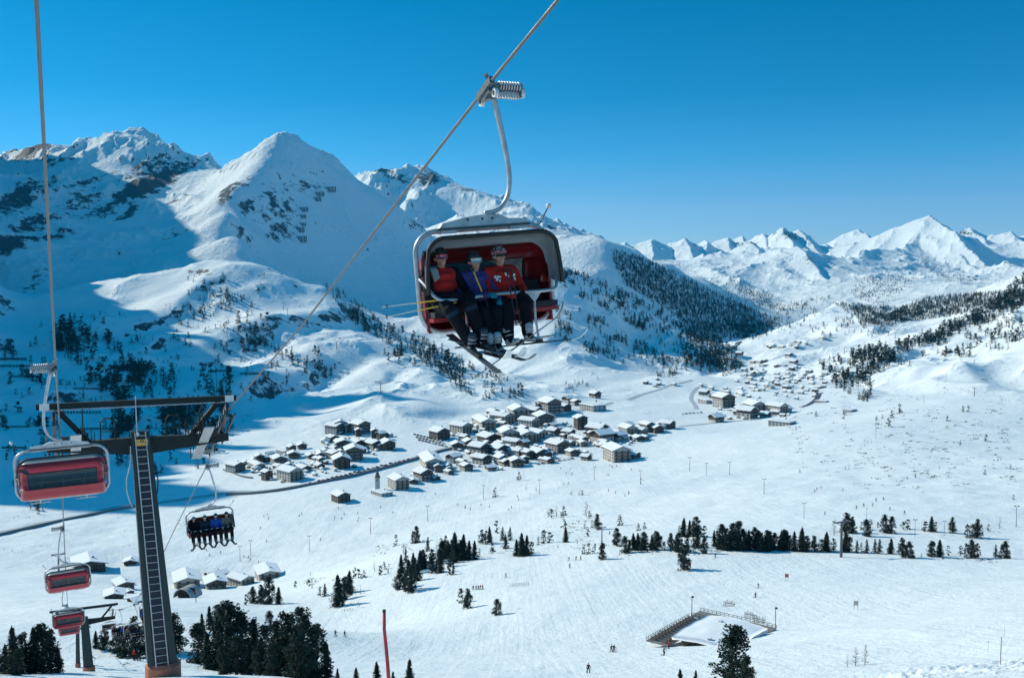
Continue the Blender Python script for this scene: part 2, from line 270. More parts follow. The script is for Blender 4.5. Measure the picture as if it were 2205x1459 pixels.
def snow_mat(name, rock):
    m = bpy.data.materials.new(name); m.use_nodes = True; t = m.node_tree; b = t.nodes['Principled BSDF']; L = t.links
    def nd(k, **kw):
        q = t.nodes.new(k)
        for a, v in kw.items(): setattr(q, a, v)
        return q
    pos = nd('ShaderNodeNewGeometry')
    def noise(scale, detail=6, rough=.6):
        q = nd('ShaderNodeTexNoise'); q.inputs['Scale'].default_value = scale; q.inputs['Detail'].default_value = detail; q.inputs['Roughness'].default_value = rough
        L.new(pos.outputs['Position'], q.inputs['Vector']); return q
    b.inputs['Roughness'].default_value = .75; b.inputs['Specular IOR Level'].default_value = .25
    big = noise(.01, 3); mx = nd('ShaderNodeMix', data_type='RGBA')
    mx.inputs[6].default_value = (.74,.81,.86,1); mx.inputs[7].default_value = (.80,.865,.905,1); L.new(big.outputs['Fac'], mx.inputs[0])
    col = mx.outputs[2]
    # small surface roughness of wind packed snow at three scales
    bf = noise(.9, 6, .7); bm = noise(.06, 6, .65); add = nd('ShaderNodeMath', operation='MULTIPLY_ADD')
    L.new(bm.outputs['Fac'], add.inputs[0]); add.inputs[1].default_value = 7 if rock else 5; L.new(bf.outputs['Fac'], add.inputs[2])
    bp = nd('ShaderNodeBump'); bp.inputs['Strength'].default_value = .7; bp.inputs['Distance'].default_value = 1.6 if rock else .5
    if not rock:     # old ski tracks and groomer passes, running down the pistes
        for rz_, sc_, k_ in ((.5, .55, .6), (-.35, .40, .42)):
            mp = nd('ShaderNodeMapping'); mp.inputs['Rotation'].default_value = (0, 0, rz_); mp.inputs['Scale'].default_value = (1, .035, .05); L.new(pos.outputs['Position'], mp.inputs['Vector'])
            tn = nd('ShaderNodeTexNoise'); tn.inputs['Scale'].default_value = sc_; tn.inputs['Detail'].default_value = 3; L.new(mp.outputs[0], tn.inputs['Vector'])
            a3 = nd('ShaderNodeMath', operation='MULTIPLY_ADD'); L.new(tn.outputs['Fac'], a3.inputs[0]); a3.inputs[1].default_value = k_; L.new(add.outputs[0], a3.inputs[2]); add = a3
    L.new(add.outputs[0], bp.inputs['Height']); L.new(bp.outputs[0], b.inputs['Normal'])
    at_ = nd('ShaderNodeAttribute', attribute_name='rock'); n2 = noise(.035, 8, .72); n3 = noise(.004, 3)
    a1 = nd('ShaderNodeMath', operation='MULTIPLY_ADD'); L.new(n2.outputs['Fac'], a1.inputs[0]); a1.inputs[1].default_value = 2.2; a1.inputs[2].default_value = -1.1
    a2 = nd('ShaderNodeMath', operation='ADD'); L.new(a1.outputs[0], a2.inputs[0]); L.new(at_.outputs['Fac'], a2.inputs[1])
    rm = nd('ShaderNodeMapRange'); rm.inputs[1].default_value = .42; rm.inputs[2].default_value = .58; L.new(a2.outputs[0], rm.inputs[0])
    rc = nd('ShaderNodeMix', data_type='RGBA'); rc.inputs[6].default_value = (.03,.036,.042,1); rc.inputs[7].default_value = (.095,.105,.12,1); L.new(n2.outputs['Fac'], rc.inputs[0])
    fin = nd('ShaderNodeMix', data_type='RGBA'); L.new(rm.outputs[0], fin.inputs[0]); L.new(col, fin.inputs[6]); L.new(rc.outputs[2], fin.inputs[7])
    L.new(fin.outputs[2], b.inputs['Base Color'])
    return m
M_SNOW = snow_mat('snow', False); M_MTN = snow_mat('mountain snow and rock', True)
# rock shows where the relief is steep, and on the crags and outcrops of the peaks
G3 = np.stack([gx, gy, gz], 1).reshape(NR, NA, 3)
du = np.gradient(G3, axis=1); dv = np.gradient(G3, axis=0)
nn = np.cross(du, dv); nn /= np.linalg.norm(nn, axis=2, keepdims=True)+1e-9
nn *= np.sign(nn[...,2:3])
dist = np.hypot(G3[...,0], G3[...,1])
ppx = CX + F*G3[...,0]/np.maximum(G3[...,1], 1); ppz = G3[...,2]
slope = np.arccos(np.clip(nn[...,2], -1, 1))*57.3
rock = np.clip((slope-46)/22, 0, .75)*np.clip((dist-1900)/500, 0, 1) - .05
rock = np.maximum(rock, np.clip((slope-27)/20, 0, .6)*np.clip((dist-1150)/200, 0, 1)*np.clip((-G3[...,0]-150)/200, 0, 1)*(dist < 2300)-.02)
far = np.clip((dist-2300)/400, 0, 1)
def outcrop(px, py, d, rx, rz, tilt=0, s=.6):
    """a band of crag at that place on the mountain: an ellipse round a point of the land, in metres"""
    global rock
    x0, y0, z0 = W(px, py, d); k = d/F; dx = G3[...,0]-x0; dz = ppz-z0; ct, st = math.cos(R(tilt)), math.sin(R(tilt))
    rx, rz = rx*1.25, rz*1.25; u = (dx*ct+dz*st)/(rx*k); v = (-dx*st+dz*ct)/(rz*k)
    e = np.clip(1.25-np.sqrt(u*u+v*v), 0, 1)*(np.abs(G3[...,1]-y0) < 420)
    rock = np.maximum(rock, e*s)
for q in [(300,400,3500,95,34,55,.95),(335,360,3750,60,26,50,.6),(250,455,3200,26,16,60,.8),(180,390,3500,50,16,35,.55),(120,345,3700,60,12,20,.5),(165,430,3350,34,44,30,.55),(95,330,4200,40,26,15,.9),(40,320,4260,60,14,15,.7),
          (10,420,3200,40,70,0,.75),(50,480,2900,34,40,-40,.65),(5,530,2600,30,60,0,.8),(20,600,2350,30,50,0,.4),(500,415,3200,22,50,-35,.6),(510,440,3000,26,20,-30,.6),(600,440,3250,60,36,-55,.5),(600,490,3150,40,34,-55,.55),(650,400,3400,50,22,0,.42),(480,400,3150,12,30,-50,.7),
          (350,500,2950,40,12,10,.42),(370,425,3380,40,14,20,.45),(345,505,2900,20,12,20,.5),(820,365,5400,34,14,-20,.7),(860,385,5350,34,12,-10,.6),(925,385,5400,28,22,0,.8),(1000,408,5300,40,8,-10,.5),(880,470,3500,24,26,-50,.5),(1180,495,4500,40,10,-25,.5),
          (1500,525,9300,20,8,0,.6),(1610,525,9400,30,10,0,.5),(1690,510,9400,40,14,-10,.6),(1725,560,6600,24,14,0,.5),(1790,545,9900,30,10,20,.5),(1890,505,10600,14,10,0,.4),(1950,520,8600,30,10,30,.5),(2000,560,7500,60,10,20,.35),(2070,495,10800,30,10,-20,.7),(1940,495,11000,30,6,0,.8),
          (470,585,2250,60,10,0,.45),(560,590,2150,40,8,0,.42)]:
    outcrop(*q)
def land(name, mask, material):
    idx = np.nonzero(mask.ravel())[0]
    i, j = idx//(NA-1), idx % (NA-1)
    q = np.stack([i*NA+j, i*NA+j+1, (i+1)*NA+j+1, (i+1)*NA+j], 1)
    used = np.unique(q); back = np.zeros(NR*NA, np.int64); back[used] = np.arange(len(used))
    me = bpy.data.meshes.new(name)
    me.vertices.add(len(used)); me.vertices.foreach_set('co', G3.reshape(-1,3)[used].ravel().astype(np.float32))
    me.loops.add(len(q)*4); me.loops.foreach_set('vertex_index', back[q].ravel().astype(np.int32))
    me.polygons.add(len(q)); me.polygons.foreach_set('loop_start', (np.arange(len(q))*4).astype(np.int32))
    me.update(calc_edges=True)
    me.polygons.foreach_set('use_smooth', np.ones(len(q), bool))
    at_ = me.attributes.new('rock', 'FLOAT', 'POINT'); at_.data.foreach_set('value', rock.ravel()[used].astype(np.float32))
    me.materials.append(material)
    o = bpy.data.objects.new(name, me); C.objects.link(o); tag(o, kind='structure')
    me.normals_split_custom_set_from_vertices(nn.reshape(-1,3)[used].astype(np.float32))
    return o
cell_d = dist[:-1,:-1]; cell_a = (az[:-1])[None,:]*57.3 + 0*cell_d
foot = np.interp(az[:-1]*57.3, [-72,-30,-25,-12,-4,2,8,16,22,30,52], [2300,2250,2330,2330,2380,2600,3200,3900,4100,3300,3300])
is_m = cell_d > foot[None,:]
land('mountains', is_m, M_MTN)
land('snow_slopes', ~is_m, M_SNOW)
# ---------------------------------------------------------------- mesh builder
class MB:
    def __init__(s): s.v = []; s.f = []; s.m = []; s.i = 0
    def add(s, v, f, mi=None):
        b = len(s.v); s.v += [tuple(p) for p in v]; s.f += [tuple(b+k for k in q) for q in f]; s.m += [s.i if mi is None else mi]*len(f)
        return s
    def box(s, c, size, rot=None, mi=None, top=1.0):
        hx, hy, hz = [a/2 for a in size]; P = []
        for z, k in ((-hz, 1), (hz, top)):
            for x, y in ((-hx,-hy),(hx,-hy),(hx,hy),(-hx,hy)):
                p = Vector((x*k, y*k, z))
                if rot is not None: p = rot @ p
                P.append(p+Vector(c))
        return s.add(P, [(3,2,1,0),(4,5,6,7),(0,1,5,4),(1,2,6,5),(2,3,7,6),(3,0,4,7)], mi)
    def beam(s, a, b, w, h, mi=None, up=(0,0,1)):
        a = Vector(a); b = Vector(b); d = (b-a); L = d.length; d.normalize(); u = Vector(up)
        x = d.cross(u)
        if x.length < 1e-4: x = Vector((1,0,0))
        x.normalize(); z = x.cross(d)
        M = Matrix((x, d, z)).transposed()
        return s.box((a+b)/2, (w, L, h), M, mi)
    def tube(s, pts, r, n=8, mi=None, cap=True, closed=False, flat=1.0, upv=None):
        pts = [Vector(p) for p in pts]; N = len(pts); rs = r if isinstance(r, (list, tuple)) else [r]*N
        rings = []; nrm = None
        for k, p in enumerate(pts):
            if closed: t = pts[(k+1) % N]-pts[k-1]
            else: t = pts[min(k+1, N-1)]-pts[max(k-1, 0)]
            t.normalize()
            if nrm is None:
                nrm = Vector(upv) if upv else (Vector((0,0,1)) if abs(t.z) < .9 else Vector((1,0,0)))
            nrm = (nrm - t*nrm.dot(t)).normalized(); bn = t.cross(nrm)
            rings.append([p + (nrm*math.cos(6.2832*j/n)*flat + bn*math.sin(6.2832*j/n))*rs[k] for j in range(n)])
        v = [q for rg in rings for q in rg]; f = []
        for k in range(N if closed else N-1):
            a = k*n; b = ((k+1) % N)*n
            for j in range(n): f.append((a+j, a+(j+1) % n, b+(j+1) % n, b+j))
        if cap and not closed: f.append(tuple(range(n-1, -1, -1))); f.append(tuple((N-1)*n+j for j in range(n)))
        return s.add(v, f, mi)
    def ball(s, c, r, n=10, mi=None, sc=(1,1,1), rot=None):
        v = []; f = []; m = n//2
        for a in range(m+1):
            for b in range(n):
                t = math.pi*a/m; p = 6.2832*b/n
                q = Vector((math.sin(t)*math.cos(p)*sc[0]*r, math.sin(t)*math.sin(p)*sc[1]*r, math.cos(t)*sc[2]*r))
                if rot is not None: q = rot @ q
                v.append(q+Vector(c))
        for a in range(m):
            for b in range(n): f.append((a*n+b, (a+1)*n+b, (a+1)*n+(b+1) % n, a*n+(b+1) % n))
        return s.add(v, f, mi)
    def grid(s, P, mi=None, thick=0):
        """P: rows of points -> quads; thick closes it into a shell"""
        nr, nc = len(P), len(P[0]); v = [Vector(p) for r in P for p in r]; f = []
        for i in range(nr-1):
            for j in range(nc-1): f.append((i*nc+j, i*nc+j+1, (i+1)*nc+j+1, (i+1)*nc+j))
        if not thick: return s.add(v, f, mi)
        N = [Vector((0,0,0)) for _ in v]
        for q in f:
            k = (v[q[2]]-v[q[0]]).cross(v[q[3]]-v[q[1]])
            for a in q: N[a] += k
        w_ = [p + (m_.normalized() if m_.length > 0 else m_)*thick for p, m_ in zip(v, N)]; n0 = len(v)
        f2 = [tuple(reversed([a+n0 for a in q])) for q in f]
        bd = [(j, j+1) for j in range(nc-1)] + [((nr-1)*nc+j+1, (nr-1)*nc+j) for j in range(nc-1)] + [((i+1)*nc, i*nc) for i in range(nr-1)] + [(i*nc+nc-1, (i+1)*nc+nc-1) for i in range(nr-1)]
        f3 = [(b, a, a+n0, b+n0) for a, b in bd]
        return s.add(v+w_, [tuple(reversed(q)) for q in f]+[tuple(reversed(q)) for q in f2]+f3, mi)
    def build(s, name, mats, parent=None, smooth=False):
        me = bpy.data.meshes.new(name); me.from_pydata(s.v, [], s.f)
        for m in (mats if isinstance(mats, (list, tuple)) else [mats]): me.materials.append(m)
        me.polygons.foreach_set('material_index', s.m)
        if smooth: me.polygons.foreach_set('use_smooth', [True]*len(s.f))
        me.update()
        o = bpy.data.objects.new(name, me); C.objects.link(o); o.parent = parent
        return o
def empty(name, loc=(0,0,0), rot=(0,0,0)):
    o = bpy.data.objects.new(name, None); C.objects.link(o); o.location = loc; o.rotation_euler = rot; o.empty_display_size = .2
    return o
KIDS = {}
def copy_tree(o, parent=None):
    c = o.copy(); C.objects.link(c); c.parent = parent
    for ch in KIDS.setdefault(o.name, list(o.children)): copy_tree(ch, c)
    return c
def spline(P, k=6):
    """Catmull-Rom through the points"""
    P = [Vector(p) for p in P]; out_ = []
    for i in range(len(P)-1):
        a, b, c, d = P[max(i-1, 0)], P[i], P[i+1], P[min(i+2, len(P)-1)]
        for j in range(k):
            t = j/k; out_.append(.5*((2*b)+(-a+c)*t+(2*a-5*b+4*c-d)*t*t+(-a+3*b-3*c+d)*t*t*t))
    return out_+[P[-1]]
def rrect(hw, z0, z1, r, y=0, k=6):
    """rounded rectangle in the x-z plane, counterclockwise"""
    P = []
    for cx, cz, a0 in ((hw-r, z1-r, 0), (-hw+r, z1-r, 90), (-hw+r, z0+r, 180), (hw-r, z0+r, 270)):
        for j in range(k+1):
            a = R(a0+90*j/k); P.append((cx+r*math.cos(a), y, cz+r*math.sin(a)))
    return P
# ---------------------------------------------------------------- materials of the lift
GALV = mat('galvanised steel', (.50,.51,.52), .42, .55, noise=.5, nscale=7, bump=.15, bscale=30)
GRIPM = mat('greased grip steel', (.20,.21,.22), .4, .5, noise=.6, nscale=18, bump=.2)
SPRING = mat('pale spring steel', (.60,.60,.60), .35, .4, noise=.3, nscale=20)
STEELD = mat('worn dark steel', (.10,.105,.11), .45, .7, noise=.5, nscale=14, bump=.3)
ROPE = mat('steel rope', (.19,.19,.19), .45, .55, noise=.4, nscale=40)
WHITE = mat('white plastic', (.75,.74,.72), .4)
BLACK = mat('black rubber', (.015,.016,.018), .6, noise=.3)
REDSH = mat('red fibreglass', (.40,.02,.035), .33, noise=.12, nscale=3, Coat_Weight=.3)
REDIN = mat('red lining', (.30,.018,.022), .55, noise=.2, nscale=5)
TINT = bpy.data.materials.new('smoked acrylic'); TINT.use_nodes = True
_b = TINT.node_tree.nodes['Principled BSDF']; _b.inputs['Base Color'].default_value = (.05,.06,.06,1); _b.inputs['Roughness'].default_value = .12; _b.inputs['Alpha'].default_value = .78
TINT2 = TINT.copy(); TINT2.name = 'clear visor'; TINT2.node_tree.nodes['Principled BSDF'].inputs['Base Color'].default_value = (.24,.28,.29,1); TINT2.node_tree.nodes['Principled BSDF'].inputs['Alpha'].default_value = .82
TINT2.node_tree.nodes['Principled BSDF'].inputs['Roughness'].default_value = .35
SEAT = mat('dark seat cushion', (.02,.022,.03), .8, noise=.4)
PAINT = mat('dark green mast paint', (.009,.033,.038), .42, noise=.3, nscale=2, bump=.1)
PAINTB = mat('navy mast face', (.008,.016,.03), .5, noise=.3, nscale=2)
BEAMD = mat('dark green beam', (.006,.014,.016), .75, noise=.3, nscale=3)
CONC = mat('painted orange footing', (.42,.14,.09), .8, noise=.25, nscale=5, bump=.5, bscale=12)
ORANGE = mat('orange plate', (.85,.42,.05), .5, noise=.1)
SNOWC = mat('clean snow', (.82,.86,.90), .8, bump=.3, bscale=2.5)

# ---------------------------------------------------------------- the ropes
def RX(y, side): return (6.82 if side > 0 else -.184)-.453*y
RZ = {1: [(-12,12.1),(16,3.0),(28,-1.25),(42,-5.75),(48,-9.2),(62,-15.7),(80,-24.3),(105,-35.0),(132,-44.6),(170,-57.5),(240,-80)],
     -1: [(-12,10.6),(11.4,3.2),(25.8,-2.3),(39,-5.85),(45,-9.2),(52.6,-13.3),(74,-22.9),(110,-36.6),(129,-43.8),(170,-57.5),(240,-80)]}
def rz(y, side): a = RZ[side]; return float(np.interp(y, [p[0] for p in a], [p[1] for p in a]))
def rope(side, label):
    ys = np.arange(-12, 62, .035); m = MB(); n_ = 18; V = []; Fc = []
    P = [Vector((RX(y, side), y, rz(y, side))) for y in ys]
    for k, p in enumerate(P):
        t = (P[min(k+1, len(P)-1)]-P[max(k-1, 0)]).normalized(); a = t.cross(Vector((0,0,1))).normalized(); b = a.cross(t)
        tw = k*.035*14
        for j in range(n_):
            q = 6.2832*j/n_; r_ = .0235*(1+.20*math.cos(6*(q-tw)))
            V.append(p+(a*math.cos(q)+b*math.sin(q))*r_)
    for k in range(len(P)-1):
        for j in range(n_): Fc.append((k*n_+j, k*n_+(j+1) % n_, (k+1)*n_+(j+1) % n_, (k+1)*n_+j))
    m.add(V, Fc); m.tube([(RX(y, side), y, rz(y, side)) for y in np.arange(61.9, 240, 2)], .03, 8)
    return tag(m.build('haul_rope', ROPE, smooth=True), label, 'cable', 'ropes of the chairlift')
rope(1, 'twisted steel rope carrying the large occupied chair in the middle')
rope(-1, 'twisted steel rope running down the left edge over the first pylon')
# ---------------------------------------------------------------- bubble chair: origin at the rope, +x outward, -y the way it faces
def make_chair(hang, hs=1.0, ropeslope=20, lowhood=False):
    root = empty('chairlift_chair'); o = hang  # o: height of the frame top under the rope
    sx = lambda t: t
    # grip on the rope with springs and rollers
    g = MB(); ca = R(ropeslope); rd = Vector((0, math.cos(ca), -math.sin(ca)))  # rope falls away backwards (towards +y) for a chair facing uphill
    g.beam(-rd*.30, rd*.30, .085, .11); g.beam(-rd*.17+Vector((.05,0,-.06)), rd*.17+Vector((.05,0,-.06)), .12, .12)
    g.box((.14,0,.02), (.16,.16,.16)); g.box((.10,0,-.10), (.14,.12,.12)); g.tube([(.06,0,-.02),(.60,0,.0)], .02, 8)
    g.box((.42,0,.075), (.44,.13,.025)); g.box((.60,0,.0), (.03,.16,.22)); g.beam((.08,-.05,.12), (-.06,-.16,.2), .05, .04)
    g.tube([(.12,.06,.05),(.64,.06,.0)], .015, 6)
    gr = g.build('grip', GRIPM, root)
    for yy, zz in ((-.07,.06), (.07,.06), (0,-.07)):
        s_ = MB(); nt_ = 8; s_.tube([(.20+.38*k/(nt_*10), yy+.062*math.cos(6.2832*k/10), zz+.062*math.sin(6.2832*k/10)) for k in range(nt_*10+1)], .0115, 6)
        s_.build('spring', SPRING, gr, True)
    for (x, y, z), rr_ in (((.055,-.28,-.10),.075), ((.055,.27,-.16),.07), ((.63,-.02,-.03),.085)):
        r_ = MB(); r_.tube([(x-.03,y,z),(x+.03,y,z)], rr_, 16, 0); r_.tube([(x-.04,y,z),(x+.04,y,z)], rr_*.5, 12, 1)
        r_.build('roller', [WHITE, BLACK], gr)
    # swan neck hanger
    k = o/2.05
    hp = spline([(.12,0,-.04),(.17,0,-.22*k),(.27,0,-.62*k),(.36,0,-1.05*k),(.40,0,-1.38*k),(.36,0,-1.66*k),(.20,0,-1.86*k),(-.05,0,-o+.12)], 7)
    MB().tube(hp, [.062-.012*min(1, j/20) for j in range(len(hp))], 10, flat=.8).build('hanger', GALV, root, True)
    # cross beam
    c = MB(); c.i = 0
    prof = [(-.78,-.075),(-.72,.0),(-.30,.075),(-.05,.10),(.28,.10),(.45,.02),(.80,.0),(.80,-.075)]
    for y in (-.06, .06): c.add([(x, y, -o+z) for x, z in prof], [tuple(range(8)) if y > 0 else tuple(range(7,-1,-1))])
    n0 = len(c.v)-16
    for j in range(8): c.f.append((n0+j, n0+(j+1) % 8, n0+8+(j+1) % 8, n0+8+j)); c.m.append(0)
    c.box((0,0,-o-.095), (1.66,.18,.04), mi=1)
    for x in (-.28,-.02,.16): c.tube([(x,-.075,-o+.035),(x,.075,-o+.035)], .02, 8, mi=1)
    c.box((-.62,0,-o-.14), (.28,.10,.06), mi=0); c.box((.62,0,-o-.14), (.28,.10,.06), mi=0)
    c.build('cross_beam', [GALV, STEELD], root)
    # tubular outer frame
    B = -o-1.78
    MB().tube(rrect(1.20, B, -o-.12, .36, .02, 8), .045, 10, closed=True, upv=(0,1,0)).build('frame', GALV, root, True)
    # red shell with its window: cross-sections go from the seat edge up the back and over the heads
    prof = [(.02,-1.78),(.22,-1.74),(.36,-1.60),(.44,-1.35),(.48,-1.12),(.47,-.92),(.44,-.78),(.39,-.66),(.24,-.50),(-.04,-.40)]
    if lowhood: prof = [(.02,-1.78),(.22,-1.76),(.36,-1.68),(.44,-1.52),(.48,-1.34),(.47,-1.15),(.44,-.98),(.39,-.82),(.24,-.66),(-.04,-.56)]
    prof = [(y, -o+z) for y, z in prof]
    def shell_pt(u, y, z, hw=1.13):
        # u -1..1 across; the ends curl forward into side panels
        a = abs(u); s_ = 1 if u > 0 else -1
        if a < .80: return (s_*a/.80*(hw-.18), y, z)
        t = (a-.80)/.20*math.pi/2
        dep = max(0, y+.10)
        zz = z-(.10*(1-math.cos(t)) if z > -o-.8 else 0)
        return (s_*((hw-.18)+.18*math.sin(t)), y-dep*(1-math.cos(t))*.95, zz)
    us = [-1+j/20 for j in range(41)]
    # split into strips so that the window is really open
    wi, wj = (4, 6), (5, 35)      # rows and columns of the opening
    ss = MB()
    def rows(i0, i1): return [[shell_pt(u, *prof[i]) for u in us] for i in range(i0, i1+1)]
    Pg = rows(0, len(prof)-1)
    for lab, (i0, i1, j0, j1) in {'a': (0, 4, 0, 40), 'b': (7, 9, 0, 40), 'c': (4, 7, 0, 5), 'd': (4, 7, 35, 40)}.items():
        ss.grid([r_[j0:j1+1] for r_ in Pg[i0:i1+1]], thick=.03)
    sh = ss.build('hood', REDSH, root, True)
    MB().grid([[Vector(p)+Vector((0,-.012,0)) for p in r_[5:36]] for r_ in Pg[4:8]], thick=.012).build('window', TINT, sh, True)
    wf = [Vector(p)+Vector((0,-.02,0)) for p in Pg[4][5:36]] + [Vector(Pg[k][35])+Vector((0,-.02,0)) for k in (5,6)] + [Vector(p)+Vector((0,-.02,0)) for p in Pg[7][5:36]][::-1] + [Vector(Pg[k][5])+Vector((0,-.02,0)) for k in (6,5)]
    MB().tube(wf, .022, 6, closed=True).build('window_seal', BLACK, sh)
    # clear visor swung up in front of the hood, with its dark seal
    vis = [(-.04,-.56),(-.18,-.52),(-.30,-.46)] if lowhood else [(-.04,-.40),(-.22,-.33),(-.40,-.24)]; V = []
    for q, (y, z) in enumerate(vis):
        hw = 1.13+.03*q; row = []
        for u in us:
            a = abs(u); s_ = 1 if u > 0 else -1
            if a < .62: row.append((s_*a/.62*(hw-.35), y, -o+z))
            else:
                t = (a-.62)/.38*math.pi*.5
                row.append((s_*((hw-.35)+.35*math.sin(t)), y, -o+z-.40*(1-math.cos(t))-(.25+.12*q)*max(0, (a-.85)/.15)))
        V.append(row)
    vz = MB().grid(V, thick=.014).build('visor', TINT2, root, True)
    MB().tube(V[-1], .036, 8).build('visor_seal', BLACK, vz, True)
    MB().tube(V[0], .016, 6).build('visor_hinge', GALV, vz, True)
    # seat
    s_ = MB(); st = MB()
    zs = -o-1.47
    for q in range(4):
        x = -.84+.56*q
        s_.box((x, -.10, zs), (.52,.50,.09)); s_.box((x, .24, zs+.22), (.50,.08,.36), Matrix.Rotation(R(-12), 3, 'X'))
    s_.build('seat', SEAT, root)
    st.box((0,-.08,zs-.085), (2.24,.50,.06)); st.beam((-1.15,.02,zs-.12), (1.15,.02,zs-.12), .08, .06)
    st.build('seat_frame', REDIN, root)
    # restraint bar with foot rests
    zb = -o-1.22; yb = -.42
    bp_ = spline([(-1.19,.0,zb+.36),(-1.15,-.22,zb+.22),(-1.05,yb,zb+.02),(-.8,yb-.04,zb-.02),(0,yb-.05,zb),(.8,yb-.04,zb-.02),(1.05,yb,zb+.02),(1.15,-.22,zb+.22),(1.19,.0,zb+.36)], 6)
    rb_ = MB().tube(bp_, .028, 10).build('restraint_bar', GALV, root, True)
    for x in (-.60, .62):
        f_ = MB(); f_.tube([(x,yb-.04,zb),(x,yb-.02,zb-.45),(x+.01,yb-.06,zb-.80)], .022, 8); f_.tube([(x-.26,yb-.06,zb-.80),(x+.28,yb-.06,zb-.80)], .022, 8)
        f_.add([(x-.14,yb-.03,zb-.02),(x+.14,yb-.03,zb-.02),(x,yb-.03,zb-.2),(x-.14,yb-.05,zb-.02),(x+.14,yb-.05,zb-.02),(x,yb-.05,zb-.2)], [(0,2,1),(3,4,5),(0,1,4,3),(1,2,5,4),(2,0,3,5)])
        f_.build('foot_rest', GALV, rb_)
    # side struts, marker rod with its ball
    a_ = MB(); a_.tube([(1.02,.02,-o-.16),(1.24,.02,-o+.14)], .011, 6, mi=0); a_.ball((1.26,.02,-o+.17), .05, 12, mi=1); a_.build('marker_rod', [STEELD, WHITE], root, True)
    for sgn in (-1, 1):
        d_ = MB(); d_.tube([(sgn*1.20,.03,-o-.95),(sgn*1.14,-.02,-o-.80),(sgn*1.10,-.1,-o-.42)], .018, 6); d_.tube([(sgn*1.20,.03,-o-1.0),(sgn*1.13,.25,-o-1.02)], .02, 6)
        d_.box((sgn*1.17,.03,-o-1.0), (.06,.08,.16)); d_.build('bracket', STEELD, root)
    for ch in root.children_recursive:      # the body is squatter than it is wide
        if ch.name.split('.')[0] in ('grip', 'spring', 'roller', 'hanger', 'marker_rod'): continue
        for v in ch.data.vertices:
            if v.co.z < -o: v.co.z = -o+(v.co.z+o)*hs
    return root
AZR = math.atan(.453)
SC_LOW = .92
def put_chair(o, y, side, roll=0, pitch=0, group='bubble chairs hanging from the lift ropes', label=None):
    o.location = (RX(y, side), y, rz(y, side)+.0)
    o.rotation_euler = (R(pitch), R(roll), AZR + (0 if side > 0 else math.pi))
    tag(o, label, 'chairlift', group)
    return o
main_chair = make_chair(2.08, .95)
put_chair(main_chair, 16, 1, roll=-1, label='large silver framed red bubble chair nearest the camera with three skiers aboard')
BODYROLL = Matrix.Translation((-.10,0,-1.95)) @ Matrix.Rotation(R(-4.0), 4, 'Y') @ Matrix.Translation((0,0,1.95))
for ch in main_chair.children:      # three riders sit on one side, so the seat hangs lower there
    if ch.name.split('.')[0] not in ('grip', 'hanger'): ch.matrix_local = BODYROLL @ Matrix.Diagonal((.965,1,1,1))
REDMAIN = mat('shaded red shell', (.24,.012,.018), .4, noise=.15, nscale=3)  # darker copy of the shell red, with the hood interior's shade in its colour
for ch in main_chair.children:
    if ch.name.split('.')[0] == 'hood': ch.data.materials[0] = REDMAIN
HANG = 2.2
low = make_chair(HANG, .84, lowhood=True); low.name = 'chairlift_chair'
CH = [(25.8,-1,-2,'empty red chair seen from behind, its hood covering the left pylon arm'),
      (52.6,-1,-3,'empty red chair seen from behind, second one down the left rope, before a snowy chalet'),
      (74,-1,-2,'third empty red chair down the left rope, just above the short second pylon'),
      (110,-1,-2,'fourth small red chair down the left rope, below the second pylon arm'),
      (165,-1,0,'tiny lowest red chair between the distant pylon masts'),
      (47.8,1,-3,'occupied chair with four riders seen from the front, right of the tall pylon mast'),
      (80,1,-2,'dark chair half hidden behind the tall pylon mast'),
      (104,1,-2,'dark small chair left of the tall mast against the pines'),
      (135,1,-2,'very small dark chair beside the pines, left of a larger one'),
      (170,1,0,'tiny dark chair farthest down the right hand rope')]
chairs = []
for k, (y, s_, roll, lab) in enumerate(CH):
    c = low if k == 0 else copy_tree(low)
    c.scale = (SC_LOW,)*3
    put_chair(c, y, s_, roll if s_ > 0 else -roll, label=lab); chairs.append(c)
